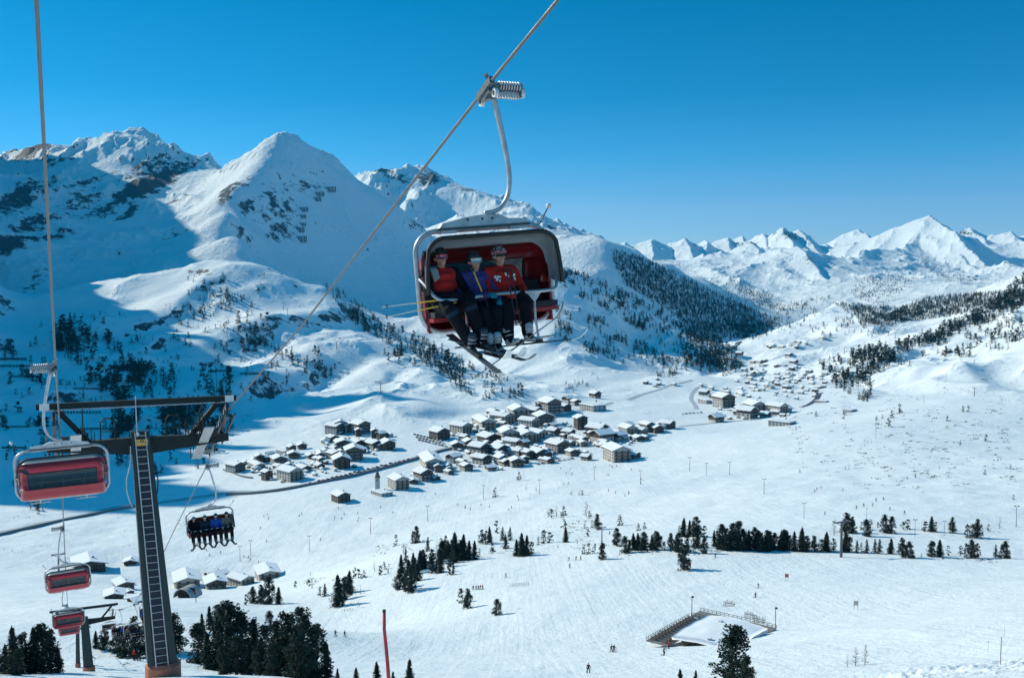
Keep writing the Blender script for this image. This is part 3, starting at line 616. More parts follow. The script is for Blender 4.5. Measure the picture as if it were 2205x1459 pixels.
# ---------------------------------------------------------------- lift pylons
def lettering(txt, size, mt, parent, M):
    c = bpy.data.curves.new('text', 'FONT'); c.body = txt; c.size = size; c.extrude = .004; c.align_x = 'CENTER'; c.align_y = 'CENTER'
    o = bpy.data.objects.new('tmp', c); C.objects.link(o); bpy.context.view_layer.update()
    me = bpy.data.meshes.new_from_object(o.evaluated_get(bpy.context.evaluated_depsgraph_get())); bpy.data.objects.remove(o)
    me.materials.clear(); me.materials.append(mt)
    q = bpy.data.objects.new('lettering', me); C.objects.link(q); q.parent = parent; q.matrix_local = M; return q
def make_pylon(base, top, side_len, label, s=1.0, full=True, wb=.56, wt_=.36):
    """top is the middle of the cross arm; local x runs along the arm, local y down the line"""
    base = Vector(base); top = Vector(top)
    root = empty('lift_pylon', base, (0,0,AZR)); tag(root, label, 'lift pylon', 'pylons of the chairlift')
    inv = Matrix.Rotation(-AZR, 3, 'Z'); T = inv @ (top-base); hb = 1.0
    up = T.normalized()
    def P(x, y, z): return T + Vector((x*s, y*s, z*s))
    # tapered mast: two flanges, recessed navy face
    m = MB(); b0 = up*.75; b1 = T+up*.45*s
    def sec(c, h): return [c+Vector((-h,-h*.8,0)), c+Vector((h,-h*.8,0)), c+Vector((h,h*.8,0)), c+Vector((-h,h*.8,0))]
    A_ = sec(b0, wb); B_ = sec(b1, wt_)
    m.add(A_+B_, [(0,1,5,4),(1,2,6,5),(2,3,7,6),(3,0,4,7),(4,5,6,7)], 0)
    m.build('mast', PAINT, root)
    if full:
        f = MB(); k = .62; e = Vector((0,-.012,0))
        a0 = A_[0].lerp(A_[1], .20)+e; a1 = A_[0].lerp(A_[1], .74)+e; c0 = B_[0].lerp(B_[1], .16)+e; c1 = B_[0].lerp(B_[1], .80)+e
        f.add([a0, a1, c1, c0], [(0,1,2,3)]); f.build('mast_face', PAINTB, root)
        ld = MB(); n_ = 33
        e2 = Vector((0,-.17,0))
        for a, c_ in ((A_[0].lerp(A_[1], .27)+e2, B_[0].lerp(B_[1], .20)+e2), (A_[0].lerp(A_[1], .68)+e2, B_[0].lerp(B_[1], .76)+e2)):
            ld.tube([a, c_], .022, 6)
        ra, rb2 = A_[0].lerp(A_[1], .27)+e2, A_[0].lerp(A_[1], .68)+e2; rc, rd_ = B_[0].lerp(B_[1], .20)+e2, B_[0].lerp(B_[1], .76)+e2
        for q in range(n_):
            t = (q+.5)/n_; ld.tube([ra.lerp(rc, t), rb2.lerp(rd_, t)], .014, 5)
        ld.build('ladder', GALV, root)
    # footing
    ft = MB(); random.seed(5); n_ = 22; w0 = wb*1.22; ring0 = []; ring1 = []; ring2 = []
    for j in range(n_):
        a = 6.2832*j/n_; k = 1+.02*random.random(); c, sn = math.cos(a), math.sin(a)
        ring0.append((w0*1.03*c, w0*1.03*sn, -2.5)); ring1.append((w0*k*c, w0*k*sn, .62+.05*random.random())); ring2.append((w0*.8*c, w0*.8*sn, .74+.06*random.random()))
    v = ring0+ring1+ring2; f = [(j, (j+1) % n_, n_+(j+1) % n_, n_+j) for j in range(n_)]+[(n_+j, n_+(j+1) % n_, 2*n_+(j+1) % n_, 2*n_+j) for j in range(n_)]+[tuple(2*n_+j for j in range(n_))]
    ft.add(v, f); ft.build('footing', CONC, root)
    # cross arm: deep at the mast, tapering outwards
    ar = MB()
    for sg in (-1, 1):
        x0, x1 = .1*sg, 3.5*sg
        v = []
        for x, zb, zt in ((x0,-.52,.20), (x1,-.18,.12)):
            for y in (-.15, .15): v += [P(x, y, zb), P(x, y, zt)]
        f = [(0,1,5,4),(3,2,6,7),(1,3,7,5),(2,0,4,6),(4,5,7,6),(0,2,3,1)]
        ar.add(v, f)
    ar.build('cross_arm', BEAMD, root)
    hb_ = MB(); hz = 1.62
    hb_.box(P(0,0,hz), (7.7*s,.2*s,.23*s), mi=0); hb_.box(P(0,-.02,hz-.16), (7.3*s,.24*s,.02*s), mi=1)
    hb_.build('head_beam', [BEAMD, GALV], root)
    for sg in (-1, 1):
        MB().beam(P(3.15*sg,0,hz-.1), P(1.95*sg,0,.1), .24*s, .2*s).build('strut', BEAMD, root)
        t_ = MB()
        # sheave train: rocker beams and wheels along the rope
        dz = math.tan(R(26)); xx = 3.2*sg
        rz0 = (RZ and .75)
        def Q(y, z): return P(xx, y, z-dz*y*.95+.0)
        t_.beam(Q(-1.9,.28), Q(1.9,.28), .12*s, .16*s); t_.beam(Q(-1.9,.28)+Vector((.3*sg*s,0,0)), Q(1.9,.28)+Vector((.3*sg*s,0,0)), .05*s, .10*s)
        tr = t_.build('sheave_beam', STEELD, root)
        for q in range(8):
            y = -1.75+.5*q; w_ = MB(); c_ = Q(y,.62); r_ = .2*s
            w_.tube([c_+Vector((-.05*s,0,0)), c_+Vector((.05*s,0,0))], r_, 16, 0); w_.tube([c_+Vector((-.065*s,0,0)), c_+Vector((.065*s,0,0))], r_*.55, 12, 1)
            w_.beam(c_, Q(y,.25), .06*s, .08*s, 1); w_.build('sheave', [BLACK, GALV], tr)
        if full:
            wk = MB(); px_ = 3.2*sg-.75*sg
            wk.beam(P(px_,-2.3,-.25+2.3*dz*.9), P(px_,2.3,-.25-2.3*dz*.9), .38*s, .045*s, mi=0)
            for y in (-2.2,-1.1,0,1.1,2.2):
                wk.tube([P(px_-.25*sg,y,-.25-y*dz*.9), P(px_-.25*sg,y,.75-y*dz*.9)], .02, 6, mi=1)
            for h_ in (.35, .75): wk.tube([P(px_-.25*sg,-2.2,h_+.2+2.2*dz*.9-.2), P(px_-.25*sg,2.2,h_-2.2*dz*.9)], .02, 6, mi=1)
            wk.build('catwalk', [GALV, BEAMD], root)
            for x, wd, ht in ((1.25*sg, .55, 1.05), (2.2*sg, .34, .62)):
                rl = MB(); P_ = [P(x-wd/2,-.2,.15), P(x-wd/2,-.2,ht-.15), P(x-wd/2+.12,-.2,ht), P(x+wd/2-.12,-.2,ht), P(x+wd/2,-.2,ht-.15), P(x+wd/2,-.2,.15)]
                rl.tube(P_, .028*s, 6); rl.tube([P(x-wd/2,-.2,ht*.5), P(x+wd/2,-.2,ht*.5)], .02*s, 6); rl.build('railing', BEAMD, root)
            np_ = MB(); c_ = P(3.55*sg,-.16,hz); np_.box(c_, (.36,.02,.26)); pl = np_.build('end_plate', WHITE, root)
            m2 = MB(); m2.box(P(2.85*sg,-.32,.25), (.32,.3,.34)); m2.build('junction_box', BLACK, root)
            for q in range(5):
                c2_ = MB(); x = (1.75+.12*q)*sg; c2_.tube([P(x,-.15,.1), P(x,-.15,.55+.12*(q % 2))], .018, 5); c2_.build('tool_rod', BEAMD, root)
    if full:
        an = MB(); an.tube([P(-.15,-.25,.2), P(-.18,-.2,1.9)], .022, 6, 0); an.ball(P(-.13,-.42,.38), .06, 10, 1); an.build('cable_duct', [GALV, WHITE], root)
        for sg in (-1, 1):
            cb = MB(); p0 = T+Vector((sg*.50,-.34,.0)); q0 = b0.lerp(b1, .58)+Vector((sg*.52,-.40,0))
            cb.tube(spline([T+Vector((sg*.42,-.36,-.1)), T+Vector((sg*.44,-.40,-.8)), T+Vector((sg*.60,-.42,-1.5)), T+Vector((sg*.56,-.44,-2.1)), T+Vector((sg*.40,-.42,-2.6))], 5), .025, 6)
            cb.build('loose_cable', GALV if sg < 0 else BLACK, root)
        pl = MB(); pc = T+Vector((.02,-.42,.02)); pl.box(pc, (.46,.02,.26)); pp = pl.build('number_plate', ORANGE, root)
        lettering('9', .30, BLACK, pp, Matrix.Translation(pc+Vector((0,-.016,0))) @ Matrix.Rotation(R(90), 4, 'X'))
    return root
pyl = make_pylon(at(352,1462,39.5), at(303,950,40.6), 0, 'tall dark green pylon mast with a ladder and an orange plate reading 9')
p2b = hit(188, 1449, 90); 
make_pylon(at(192,1452,p2b.y), at(182,1336,p2b.y+.8), 0, 'slim dark pylon with a brick red footing, left of the tall mast', s=.7, full=False, wb=.40, wt_=.30)
p3b = hit(168, 1436, 90)
make_pylon(at(168,1437,p3b.y), at(167,1352,p3b.y+.8), 0, 'short dark pylon directly left of the slim one', s=.5, full=False, wb=.30, wt_=.24)
# ---------------------------------------------------------------- people: tapered limbs fused into one skin
def capsule(m, a, b, ra, rb_, n=10):
    a = Vector(a); b = Vector(b); d = b-a; L = d.length
    if L < 1e-5: m.ball(a, ra, n); return
    d /= L; P = []; rr_ = []
    for t in (-1,-.8,-.45,0): P.append(a+d*ra*t*1.0); rr_.append(ra*math.sqrt(max(0, 1-t*t))+.0005)
    for t in (0,.45,.8,1): P.append(b+d*rb_*t); rr_.append(rb_*math.sqrt(max(0, 1-t*t))+.0005)
    m.tube(P, rr_, n)
def fuse(name, caps, mats, parent, voxel, smooth=3):
    """caps: (a, b, ra, rb, material index) -> one continuous mesh, each face coloured by the limb it belongs to"""
    m = MB()
    for c in caps: capsule(m, *c[:4])
    o = m.build(name, mats[0], None)
    md = o.modifiers.new('r', 'REMESH'); md.mode = 'VOXEL'; md.voxel_size = voxel
    if smooth: sm = o.modifiers.new('s', 'SMOOTH'); sm.factor = .5; sm.iterations = smooth
    bpy.context.view_layer.update()
    me = bpy.data.meshes.new_from_object(o.evaluated_get(bpy.context.evaluated_depsgraph_get())); me.name = name
    bpy.data.objects.remove(o)
    me.materials.clear()
    for k in mats: me.materials.append(k)
    n_ = len(me.polygons); c = np.empty(n_*3); me.polygons.foreach_get('center', c); c = c.reshape(-1, 3); best = np.full(n_, 9e9); idx = np.zeros(n_, int)
    for a, b, ra, rb2, mi in caps:
        a = np.array(a, float); b = np.array(b, float); d = b-a; t = np.clip(((c-a)@d)/max(1e-9, d@d), 0, 1)
        q = np.linalg.norm(c-(a+t[:,None]*d), axis=1)-(ra+(rb2-ra)*t); k = q < best; best[k] = q[k]; idx[k] = mi
    me.polygons.foreach_set('material_index', idx.astype(np.int32)); me.polygons.foreach_set('use_smooth', np.ones(n_, bool))
    q = bpy.data.objects.new(name, me); C.objects.link(q); q.parent = parent; return q
SKIN = mat('skin', (.52,.27,.19), .5, noise=.08)
def cloth(name, c, ns=7): return mat(name, c, .9, noise=.35, nscale=ns, bump=1.0, bscale=9, Specular_IOR_Level=.15)
K_BLACK = cloth('black ski cloth', (.008,.009,.014)); K_NAVY = cloth('grey blue knee cloth', (.02,.032,.055)); K_RED = cloth('red jacket', (.50,.025,.02)); K_PURP = cloth('purple jacket', (.07,.055,.20))
K_TEAL = cloth('teal glove', (.01,.22,.25)); K_GREY = cloth('grey strap', (.30,.34,.34)); K_WHITE = cloth('white print', (.8,.8,.8)); K_BLUE = cloth('blue jacket', (.02,.10,.42)); K_DKRED = cloth('dark red glove', (.30,.03,.04)); K_PALE = cloth('sand jacket', (.20,.18,.14))
PINK = mat('pink mirrored lens', (.45,.12,.16), .12, .6); LENS = mat('pale lens', (.55,.58,.58), .15, .4); DARKL = mat('dark lens', (.01,.01,.012), .1)
BOOTG = mat('grey boot shell', (.38,.40,.42), .3, noise=.3, nscale=20); BOOTB = mat('black boot shell', (.03,.035,.045), .3, noise=.3)
SKIG = mat('grey ski top', (.13,.15,.17), .35, noise=.3, nscale=6); SKIW = mat('white ski tip', (.78,.78,.76), .3); SKID = mat('dark ski', (.025,.03,.035), .35)
YEL = mat('yellow pole', (.85,.50,.03), .4); POLE = mat('black pole', (.02,.02,.022), .4); POLEW = mat('pale pole', (.62,.62,.60), .4)
def hand(m_caps, w, dirv, side, mi, s=1.0, grip=.9):
    """a gloved hand closed round a bar: palm, four unequal fingers bent at the knuckles, thumb from the side of the palm"""
    w = Vector(w); f = Vector(dirv).normalized(); up = Vector((0,0,1)); x = f.cross(up).normalized(); dn = f.cross(x)  # dn points down
    dn = -x.cross(f) if x.cross(f).z > 0 else x.cross(f)
    palm = w+f*.05*s
    m_caps.append((w, palm+f*.03*s, .034*s, .040*s, mi))
    for k, L in enumerate((.070,.078,.074,.060)):
        b = palm+f*.045*s+x*(-.030+.020*k)*s; c = b+f*L*.45*s+dn*.010*s; d = c+dn*L*.5*s; e = d-f*L*.4*s*grip+dn*.006*s
        m_caps += [(b, c, .0125*s, .0118*s, mi), (c, d, .0118*s, .011*s, mi), (d, e, .011*s, .010*s, mi)]
    t = palm+x*side*.035*s; t2 = t+f*.025*s+x*side*.018*s+dn*.02*s; t3 = t2+dn*.03*s-x*side*.012*s
    m_caps += [(t, t2, .014*s, .013*s, mi), (t2, t3, .013*s, .011*s, mi)]
def ski(length, tipmat, name, parent, foot, dirv, topmat=SKIG, roll=0):
    d = Vector(dirv).normalized(); up = Vector((0,0,1)); x = d.cross(up).normalized(); n_ = x.cross(d)
    m = MB(); rows = []
    for k in range(25):
        t = k/24; q = -length*.42+length*t; wd = (.048 if .15 < t < .85 else .055)*(1 if t < .93 else max(.15, (1-t)/.07)**.5); wd += .006*abs(t-.5)*2
        rise = .10*max(0, (t-.86)/.14)**2*1.3
        c = Vector(foot)+d*q+n_*(rise-.035)
        rows.append([c-x*wd, c+x*wd])
    m.grid(rows, thick=.014)
    n0 = len(m.f); m.m = [1 if (max(abs(0), (sum((Vector(m.v[i])-Vector(foot)).dot(d) for i in f)/len(f))) > length*.40) else 0 for f in m.f]
    o = m.build(name, [topmat, tipmat], parent)
    b = MB(); b.box(Vector(foot)+d*.13, (.07,.09,.05), Matrix((x, d, n_)).transposed()); b.box(Vector(foot)-d*.17, (.07,.12,.06), Matrix((x, d, n_)).transposed()); b.box(Vector(foot)-n_*.022, (.05,.40,.012), Matrix((x, d, n_)).transposed()); b.build('binding', BLACK, o)
    return o
def boot(parent, ankle, toe_dir, mt, s=1.0):
    a = Vector(ankle); d = Vector(toe_dir).normalized(); up = Vector((0,0,1)); up = (up-d*up.dot(d)).normalized(); x = d.cross(up); M = Matrix((x, d, up)).transposed()
    caps = [(a+up*.15, a+up*.0, .068, .062, 0), (a-up*.02-d*.03, a-up*.045+d*.10, .055, .045, 0), (a-up*.05-d*.05, a-up*.055+d*.17, .036, .034, 0)]
    o = fuse('ski_boot', caps, [mt, BLACK], parent, .014, 1)
    b = MB()
    for h in (.12, .06, .0): b.tube([a+up*h+Vector((x*.07*math.cos(t)+d*.075*math.sin(t))) for t in [R(10+20*k) for k in range(9)]], .008, 5)
    b.build('buckles', GALV, o); return o
# a seated rider in chair coordinates: hips at the origin, facing -y
def rider(name_label, cj, cp, kn, hip=(0,0,0), ankles=None, hands_=None, elbows=None, head_yaw=0, gl=K_BLACK, sleeve=None, knee=None, voxel=.013, vest=None, group=None, lean=0):
    root = empty('person'); tag(root, name_label, 'skier', group)
    mats = [cj, cp, SKIN, gl, sleeve or cj, knee or cp, vest or cj, K_BLACK]
    hx = .105
    an = ankles or [(-.14,-.60,-.46), (.14,-.60,-.46)]; hd = hands_ or [(-.17,-.42,.20), (.17,-.42,.20)]; el = elbows or [(-.30,-.10,.20), (.30,-.10,.20)]
    kn = kn or [(-.15,-.50,.05), (.15,-.50,.05)]
    lx = lean
    caps = [((-.09,.0,.06), (.09,.0,.06), .14, .14, 1), ((0,0,.10), (lx*.3,.02,.30), .165, .18, 0), ((lx*.3-.05,.01,.30), (lx*.3+.05,.01,.30), .17, .17, 0),
            ((lx-.10,.03,.46), (lx+.10,.03,.45), .14, .14, 0), ((lx-.19,.03,.49), (lx+.19,.03,.49), .095, .095, 4), ((lx-.06,-.12,.33), (lx+.06,-.12,.33), .062, .062, 6),
            ((lx-.06,-.10,.45), (lx+.06,-.10,.45), .06, .06, 6), ((lx-.06,-.13,.17), (lx+.06,-.13,.17), .06, .06, 6),
            ((lx,.02,.54), (lx,-.005,.62), .062, .056, 2)]
    hc = Vector((lx,-.02,.72)); Mh = Matrix.Rotation(R(head_yaw), 3, 'Z')
    def hp_(x, y, z): return hc+Mh @ Vector((x, y, z))
    caps += [(hp_(0,.02,.035), hp_(0,-.005,.0), .098, .088, 2), (hp_(0,-.03,-.05), hp_(0,-.045,-.085), .062, .042, 2), (hp_(0,-.092,.01), hp_(0,-.118,-.022), .012, .017, 2),
             (hp_(-.024,-.093,-.060), hp_(.024,-.093,-.060), .008, .008, 2), (hp_(-.024,-.088,-.072), hp_(.024,-.088,-.072), .008, .008, 2), (hp_(-.096,.01,.0), hp_(-.098,.012,-.03), .016, .012, 2), (hp_(.096,.01,.0), hp_(.098,.012,-.03), .016, .012, 2)]
    for i, sg in enumerate((-1, 1)):
        k_ = Vector(kn[i]); a_ = Vector(an[i]); e_ = Vector(el[i]); h_ = Vector(hd[i]); sh_ = Vector((lx+sg*.20,.03,.49))
        caps += [((sg*hx,0,.07), k_, .135, .108, 1), (k_, k_+(a_-k_)*.22, .106, .098, 5), (k_+(a_-k_)*.15, a_, .100, .088, 1), (a_, a_+Vector((0,-.10,-.05)), .05, .045, 7),
                 (sh_, e_, .092, .072, 4), (e_, h_, .072, .050, 4)]
        hand(caps, h_, (h_-e_), -sg, 3)
    b = fuse('body', caps, mats, root, voxel, 2)
    return root, hp_, Mh, kn, an
def headgear(root, hp_, Mh, kind, shell, lens, strap):
    h = MB(); hc = hp_(0,.018,.045)
    h.ball(hc, .118, 20, sc=(.94,1.04,1.0), rot=Mh)
    keep = []; 
    zc = hp_(0,0,.02).z
    for f, m_ in zip(h.f, h.m):
        c = sum((Vector(h.v[i]) for i in f), Vector())/len(f); l = Mh.transposed() @ (c-hc)
        if l.z > (.015 if l.y < -.02 else -.085): keep.append(f)
    h.f = keep; h.m = [0]*len(keep)
    o = h.build('helmet' if kind == 'helmet' else 'hat', shell, root, True)
    sm = o.modifiers.new('t', 'SOLIDIFY'); sm.thickness = .012
    if kind == 'hat':
        r_ = MB(); r_.tube([hp_(.108*math.cos(t), .018+.115*math.sin(t), .06) for t in [6.2832*k/20 for k in range(20)]], .018, 8, closed=True); r_.build('hat_rim', lens[1] if isinstance(lens, tuple) else K_WHITE, o, True)
    L_ = lens[0] if isinstance(lens, tuple) else lens
    g = MB(); rows = []
    gl_ = kind != 'hat'
    z0, z1 = ((-.022,.050) if gl_ else (-.008,.030))
    for z in (z0, z0*.4+z1*.6, z1):
        row = []
        for k in range(13):
            t = R(-62+124*k/12); pinch = .018 if (k == 6 and z == z0) else 0
            row.append(hp_(.094*math.sin(t), -.004-.112*math.cos(t)*(1 if gl_ else .98), z+pinch))
        rows.append(row)
    g.grid(rows, thick=.012); go = g.build('goggles' if gl_ else 'sunglasses', L_, root, True)
    s_ = MB(); s_.tube([hp_(.112*math.cos(t), .012+.122*math.sin(t), .015) for t in [R(-25+230*k/16) for k in range(17)]], .012, 6, flat=.5); s_.build('strap', strap, go)
def skipole(a, b, label, top, low_, parentM, group='ski poles of the three riders'):
    m = MB(); a = Vector(a); b = Vector(b); m.tube([a, a.lerp(b, .55)], .011, 6, 0); m.tube([a.lerp(b, .55), b], .008, 6, 1)
    d = (b-a).normalized(); c = b-d*.07
    m.tube([a-d*.0, a-d*.12], .017, 8, 2)
    o = m.build('ski_pole', [top, low_, BLACK]); o.matrix_world = parentM
    k = MB(); k.tube([c-d*.004, c+d*.004], .035, 12); q = k.build('basket', [DARKL], o)
    return tag(o, label, 'ski pole', group)
bpy.context.view_layer.update()
MCM = main_chair.matrix_world @ BODYROLL
SEATZ = -2.08-1.47*.95+.05
def seat_at(root, x, y=-.10, M=None, z=None): root.matrix_world = (M or MCM) @ Matrix.Translation((x, y, SEATZ if z is None else z)) @ Matrix.Scale(1.07 if M is None else 1.0, 4)
G3P = 'the three skiers on the big chair'
# left rider: black helmet, pink goggles, red and black jacket
rA, hp_, Mh, kA, aA = rider('skier in black helmet, pink goggles and red and black jacket on the big chair', K_RED, K_BLACK,
    [(-.10,-.50,-.02),(.20,-.50,.03)], ankles=[(.12,-.58,-.50),(.30,-.60,-.46)], hands_=[(.12,-.36,.17),(.26,-.40,.17)], elbows=[(-.27,-.12,.17),(.31,-.10,.22)], head_yaw=8, sleeve=K_BLACK, knee=K_NAVY, vest=K_RED, gl=K_BLACK, group=G3P)
headgear(rA, hp_, Mh, 'helmet', mat('black helmet', (.012,.013,.016), .3), PINK, K_BLACK)
p_ = MB(); p_.add([(-.20,-.10,.56),(-.10,-.11,.57),(-.09,-.17,.44),(-.17,-.16,.38),(-.20,-.04,.59),(-.10,-.05,.60),(-.09,-.10,.46),(-.17,-.09,.42)], [(0,1,2,3),(4,7,6,5),(0,4,5,1),(1,5,6,2),(2,6,7,3),(3,7,4,0)]); p_.build('rucksack_strap', K_GREY, rA)
for a, td in ((aA[0], (.25,-.9,-.33)), (aA[1], (.45,-.85,-.20))): boot(rA, Vector(a)+Vector((0,-.03,-.05)), td, BOOTB)
ski(1.62, SKIW, 'ski', rA, Vector(aA[0])+Vector((.02,-.09,-.13)), (.16,-.9,-.36)); ski(1.50, SKIG, 'ski', rA, Vector(aA[1])+Vector((.0,-.09,-.12)), (.46,-.8,-.22))
seat_at(rA, -.80, z=SEATZ+.05)
# middle rider: dark helmet, white goggles, purple jacket, teal gloves
rB, hp_, Mh, kB, aB = rider('skier with pale goggles, purple jacket and teal gloves on the big chair', K_PURP, K_BLACK,
    [(-.08,-.46,-.02),(.13,-.46,-.03)], ankles=[(-.07,-.52,-.46),(.06,-.52,-.46)], hands_=[(.05,-.36,.22),(.22,-.36,.13)], elbows=[(-.26,-.10,.20),(.29,-.10,.22)], head_yaw=12, gl=K_TEAL, sleeve=K_PURP, vest=K_PURP, group=G3P, lean=.03)
headgear(rB, hp_, Mh, 'helmet', mat('dark grey helmet', (.02,.025,.03), .4), LENS, K_BLACK)
for a, td in ((aB[0], (.10,-.95,-.1)), (aB[1], (.2,-.95,-.1))): boot(rB, Vector(a)+Vector((0,-.03,-.05)), td, BOOTG)
ski(1.45, SKIW, 'ski', rB, Vector(aB[0])+Vector((0,-.09,-.13)), (-.10,-.99,.0), SKID); ski(1.45, SKIW, 'ski', rB, Vector(aB[1])+Vector((.0,-.09,-.13)), (.02,-.99,.01), SKID)
seat_at(rB, -.27, z=SEATZ-.05)
# right rider: patterned hat, sunglasses, red pullover with white print
HATM = mat('knitted pattern', (.35,.30,.32), .9)
_t = HATM.node_tree; _w = _t.nodes.new('ShaderNodeTexVoronoi'); _w.inputs['Scale'].default_value = 32; _c = _t.nodes.new('ShaderNodeTexCoord'); _r = _t.nodes.new('ShaderNodeValToRGB')
_r.color_ramp.elements[0].position = .35; _r.color_ramp.elements[0].color = (.62,.55,.56,1); _r.color_ramp.elements[1].position = .5; _r.color_ramp.elements[1].color = (.03,.02,.03,1)
_t.links.new(_c.outputs['Object'], _w.inputs['Vector']); _t.links.new(_w.outputs['Distance'], _r.inputs[0]); _t.links.new(_r.outputs[0], _t.nodes['Principled BSDF'].inputs['Base Color'])
rC, hp_, Mh, kC, aC = rider('skier in patterned hat, sunglasses and red pullover with white print on the big chair', K_RED, K_BLACK,
    [(-.14,-.46,-.02),(.16,-.46,-.01)], ankles=[(-.20,-.56,-.44),(.14,-.50,-.42)], hands_=[(.06,-.33,.13),(.18,-.34,.16)], elbows=[(-.28,-.08,.20),(.31,-.08,.20)], head_yaw=6, gl=K_BLACK, group=G3P)
headgear(rC, hp_, Mh, 'hat', HATM, (DARKL, mat('pink brim', (.45,.16,.20), .8)), K_BLACK)
pr = MB()
for x, z, w_, h_ in ((-.13,.385,.035,.05), (-.10,.42,.06,.024), (-.155,.42,.03,.04), (-.09,.36,.022,.035), (.02,.45,.045,.045), (.045,.415,.02,.04), (.145,.425,.045,.035), (.16,.37,.018,.05)):
    y = -.172+1.0*x*x
    pr.box((x, y-.005, z), (w_, .022, h_), Matrix.Rotation(R(18 if x < 0 else -12), 3, 'Y'))
pr.build('chest_print', K_WHITE, rC)
for a, td in ((aC[0], (.30,-.85,.30)), (aC[1], (.55,-.80,-.05))): boot(rC, Vector(a)+Vector((0,-.03,-.05)), td, BOOTG)
ski(1.72, SKIG, 'ski', rC, Vector(aC[0])+Vector((.02,-.10,-.15)), (.62,-.50,.50)); ski(1.5, SKIW, 'ski', rC, Vector(aC[1])+Vector((.0,-.09,-.13)), (.74,-.62,.05), SKID)
seat_at(rC, .20)
def loc(px, py, d): return MCM.inverted() @ at(px, py, d)
for a, b, lab, t, l_ in (((980,642,15.35),(823,661,15.0),'upper yellow ski pole sticking out left past the chair frame',YEL,POLEW), ((988,650,15.3),(823,684,14.9),'lower yellow ski pole sticking out left past the chair frame',YEL,POLEW),
                   ((1020,585,15.4),(1052,662,15.2),'thin yellow and black ski pole across the purple jacket',YEL,POLE), ((1093,590,15.35),(1112,700,15.1),'black ski pole held upright before the red pullover, left of its twin',POLE,POLE),
                   ((1103,592,15.35),(1121,703,15.1),'black ski pole held upright before the red pullover, right of its twin',POLE,POLE)):
    skipole(loc(*a), loc(*b), lab, t, l_, MCM)
# the four riders of the next chair, and smaller copies further down
def simple_rider(label, cj, cp, hat, group, sk=True):
    r_, hp_, Mh, kn, an = rider(label, cj, cp, None, voxel=.028, group=group)
    headgear(r_, hp_, Mh, 'helmet', hat, LENS, K_BLACK)
    for a in an:
        boot(r_, Vector(a)+Vector((0,-.03,-.05)), (0,-.95,-.1), BOOTB); ski(1.25, SKID, 'ski', r_, Vector(a)+Vector((0,-.09,-.13)), (-.30 if a[0] < 0 else .10,-.95,-.02), SKID)
    return r_
G4 = 'four riders of the second occupied chair'
M2 = None
bpy.context.view_layer.update()
SZ2 = -HANG-1.47*.84+.04
c2 = chairs[5]; R4 = []
for x, lab, cj, hat in ((-.84,'rider in black with a white stripe, leftmost on the smaller occupied chair',K_BLACK,K_WHITE), (-.28,'rider in dark navy, second from left on the smaller occupied chair',K_NAVY,K_GREY),
                     (.28,'rider in bright blue jacket on the smaller occupied chair',K_BLUE,K_TEAL), (.84,'rider in sand brown jacket, rightmost on the smaller occupied chair',K_PALE,K_BLACK)):
    r_ = simple_rider(lab, cj, K_BLACK, hat, G4); seat_at(r_, x, M=c2.matrix_world, z=SZ2); R4.append(r_)
for ci_, xs_ in ((6, (-.84,-.28,.28)), (7, (-.84,.28,.84)), (8, (-.28,.28))):
    for q, x in enumerate(xs_):
        r_ = copy_tree(R4[(q*2+ci_) % 4]); seat_at(r_, x, M=chairs[ci_].matrix_world, z=SZ2)
        r_['group'] = 'riders of the lower chairs'
        r_['label'] = ['left', 'middle', 'right'][q]+' rider on the dark chair '+['half hidden behind the tall pylon mast', 'against the pines left of the tall mast', 'just above the lowest pines'][ci_-6]
# ---------------------------------------------------------------- trees
def leafmat(name, a, b):
    m = mat(name, a, .75); t = m.node_tree; bs = t.nodes['Principled BSDF']; g = t.nodes.new('ShaderNodeNewGeometry'); mx = t.nodes.new('ShaderNodeMix'); mx.data_type = 'RGBA'
    mx.inputs[6].default_value = (*a, 1); mx.inputs[7].default_value = (*b, 1); t.links.new(g.outputs['Random Per Island'], mx.inputs[0]); t.links.new(mx.outputs[2], bs.inputs['Base Color'])
    bs.inputs['Specular IOR Level'].default_value = .15
    return m
NEEDLE = leafmat('needles', (.010,.024,.022), (.040,.066,.052)); BARK = mat('bark', (.07,.055,.05), .9, noise=.4, nscale=6); TWIG = mat('bare twigs', (.10,.075,.075), .9)
def rot_axis(v, ax, a): return Matrix.Rotation(a, 3, ax) @ v
def leaf(m, p, s_, rnd):
    d = Vector((rnd.gauss(0,1), rnd.gauss(0,1), rnd.gauss(0,.6))).normalized(); e = d.cross(Vector((rnd.gauss(0,1), rnd.gauss(0,1), rnd.gauss(0,1)))).normalized()
    m.add([p-d*s_, p+e*s_*.5, p+d*s_, p-e*s_*.5], [(0,1,2,3)])
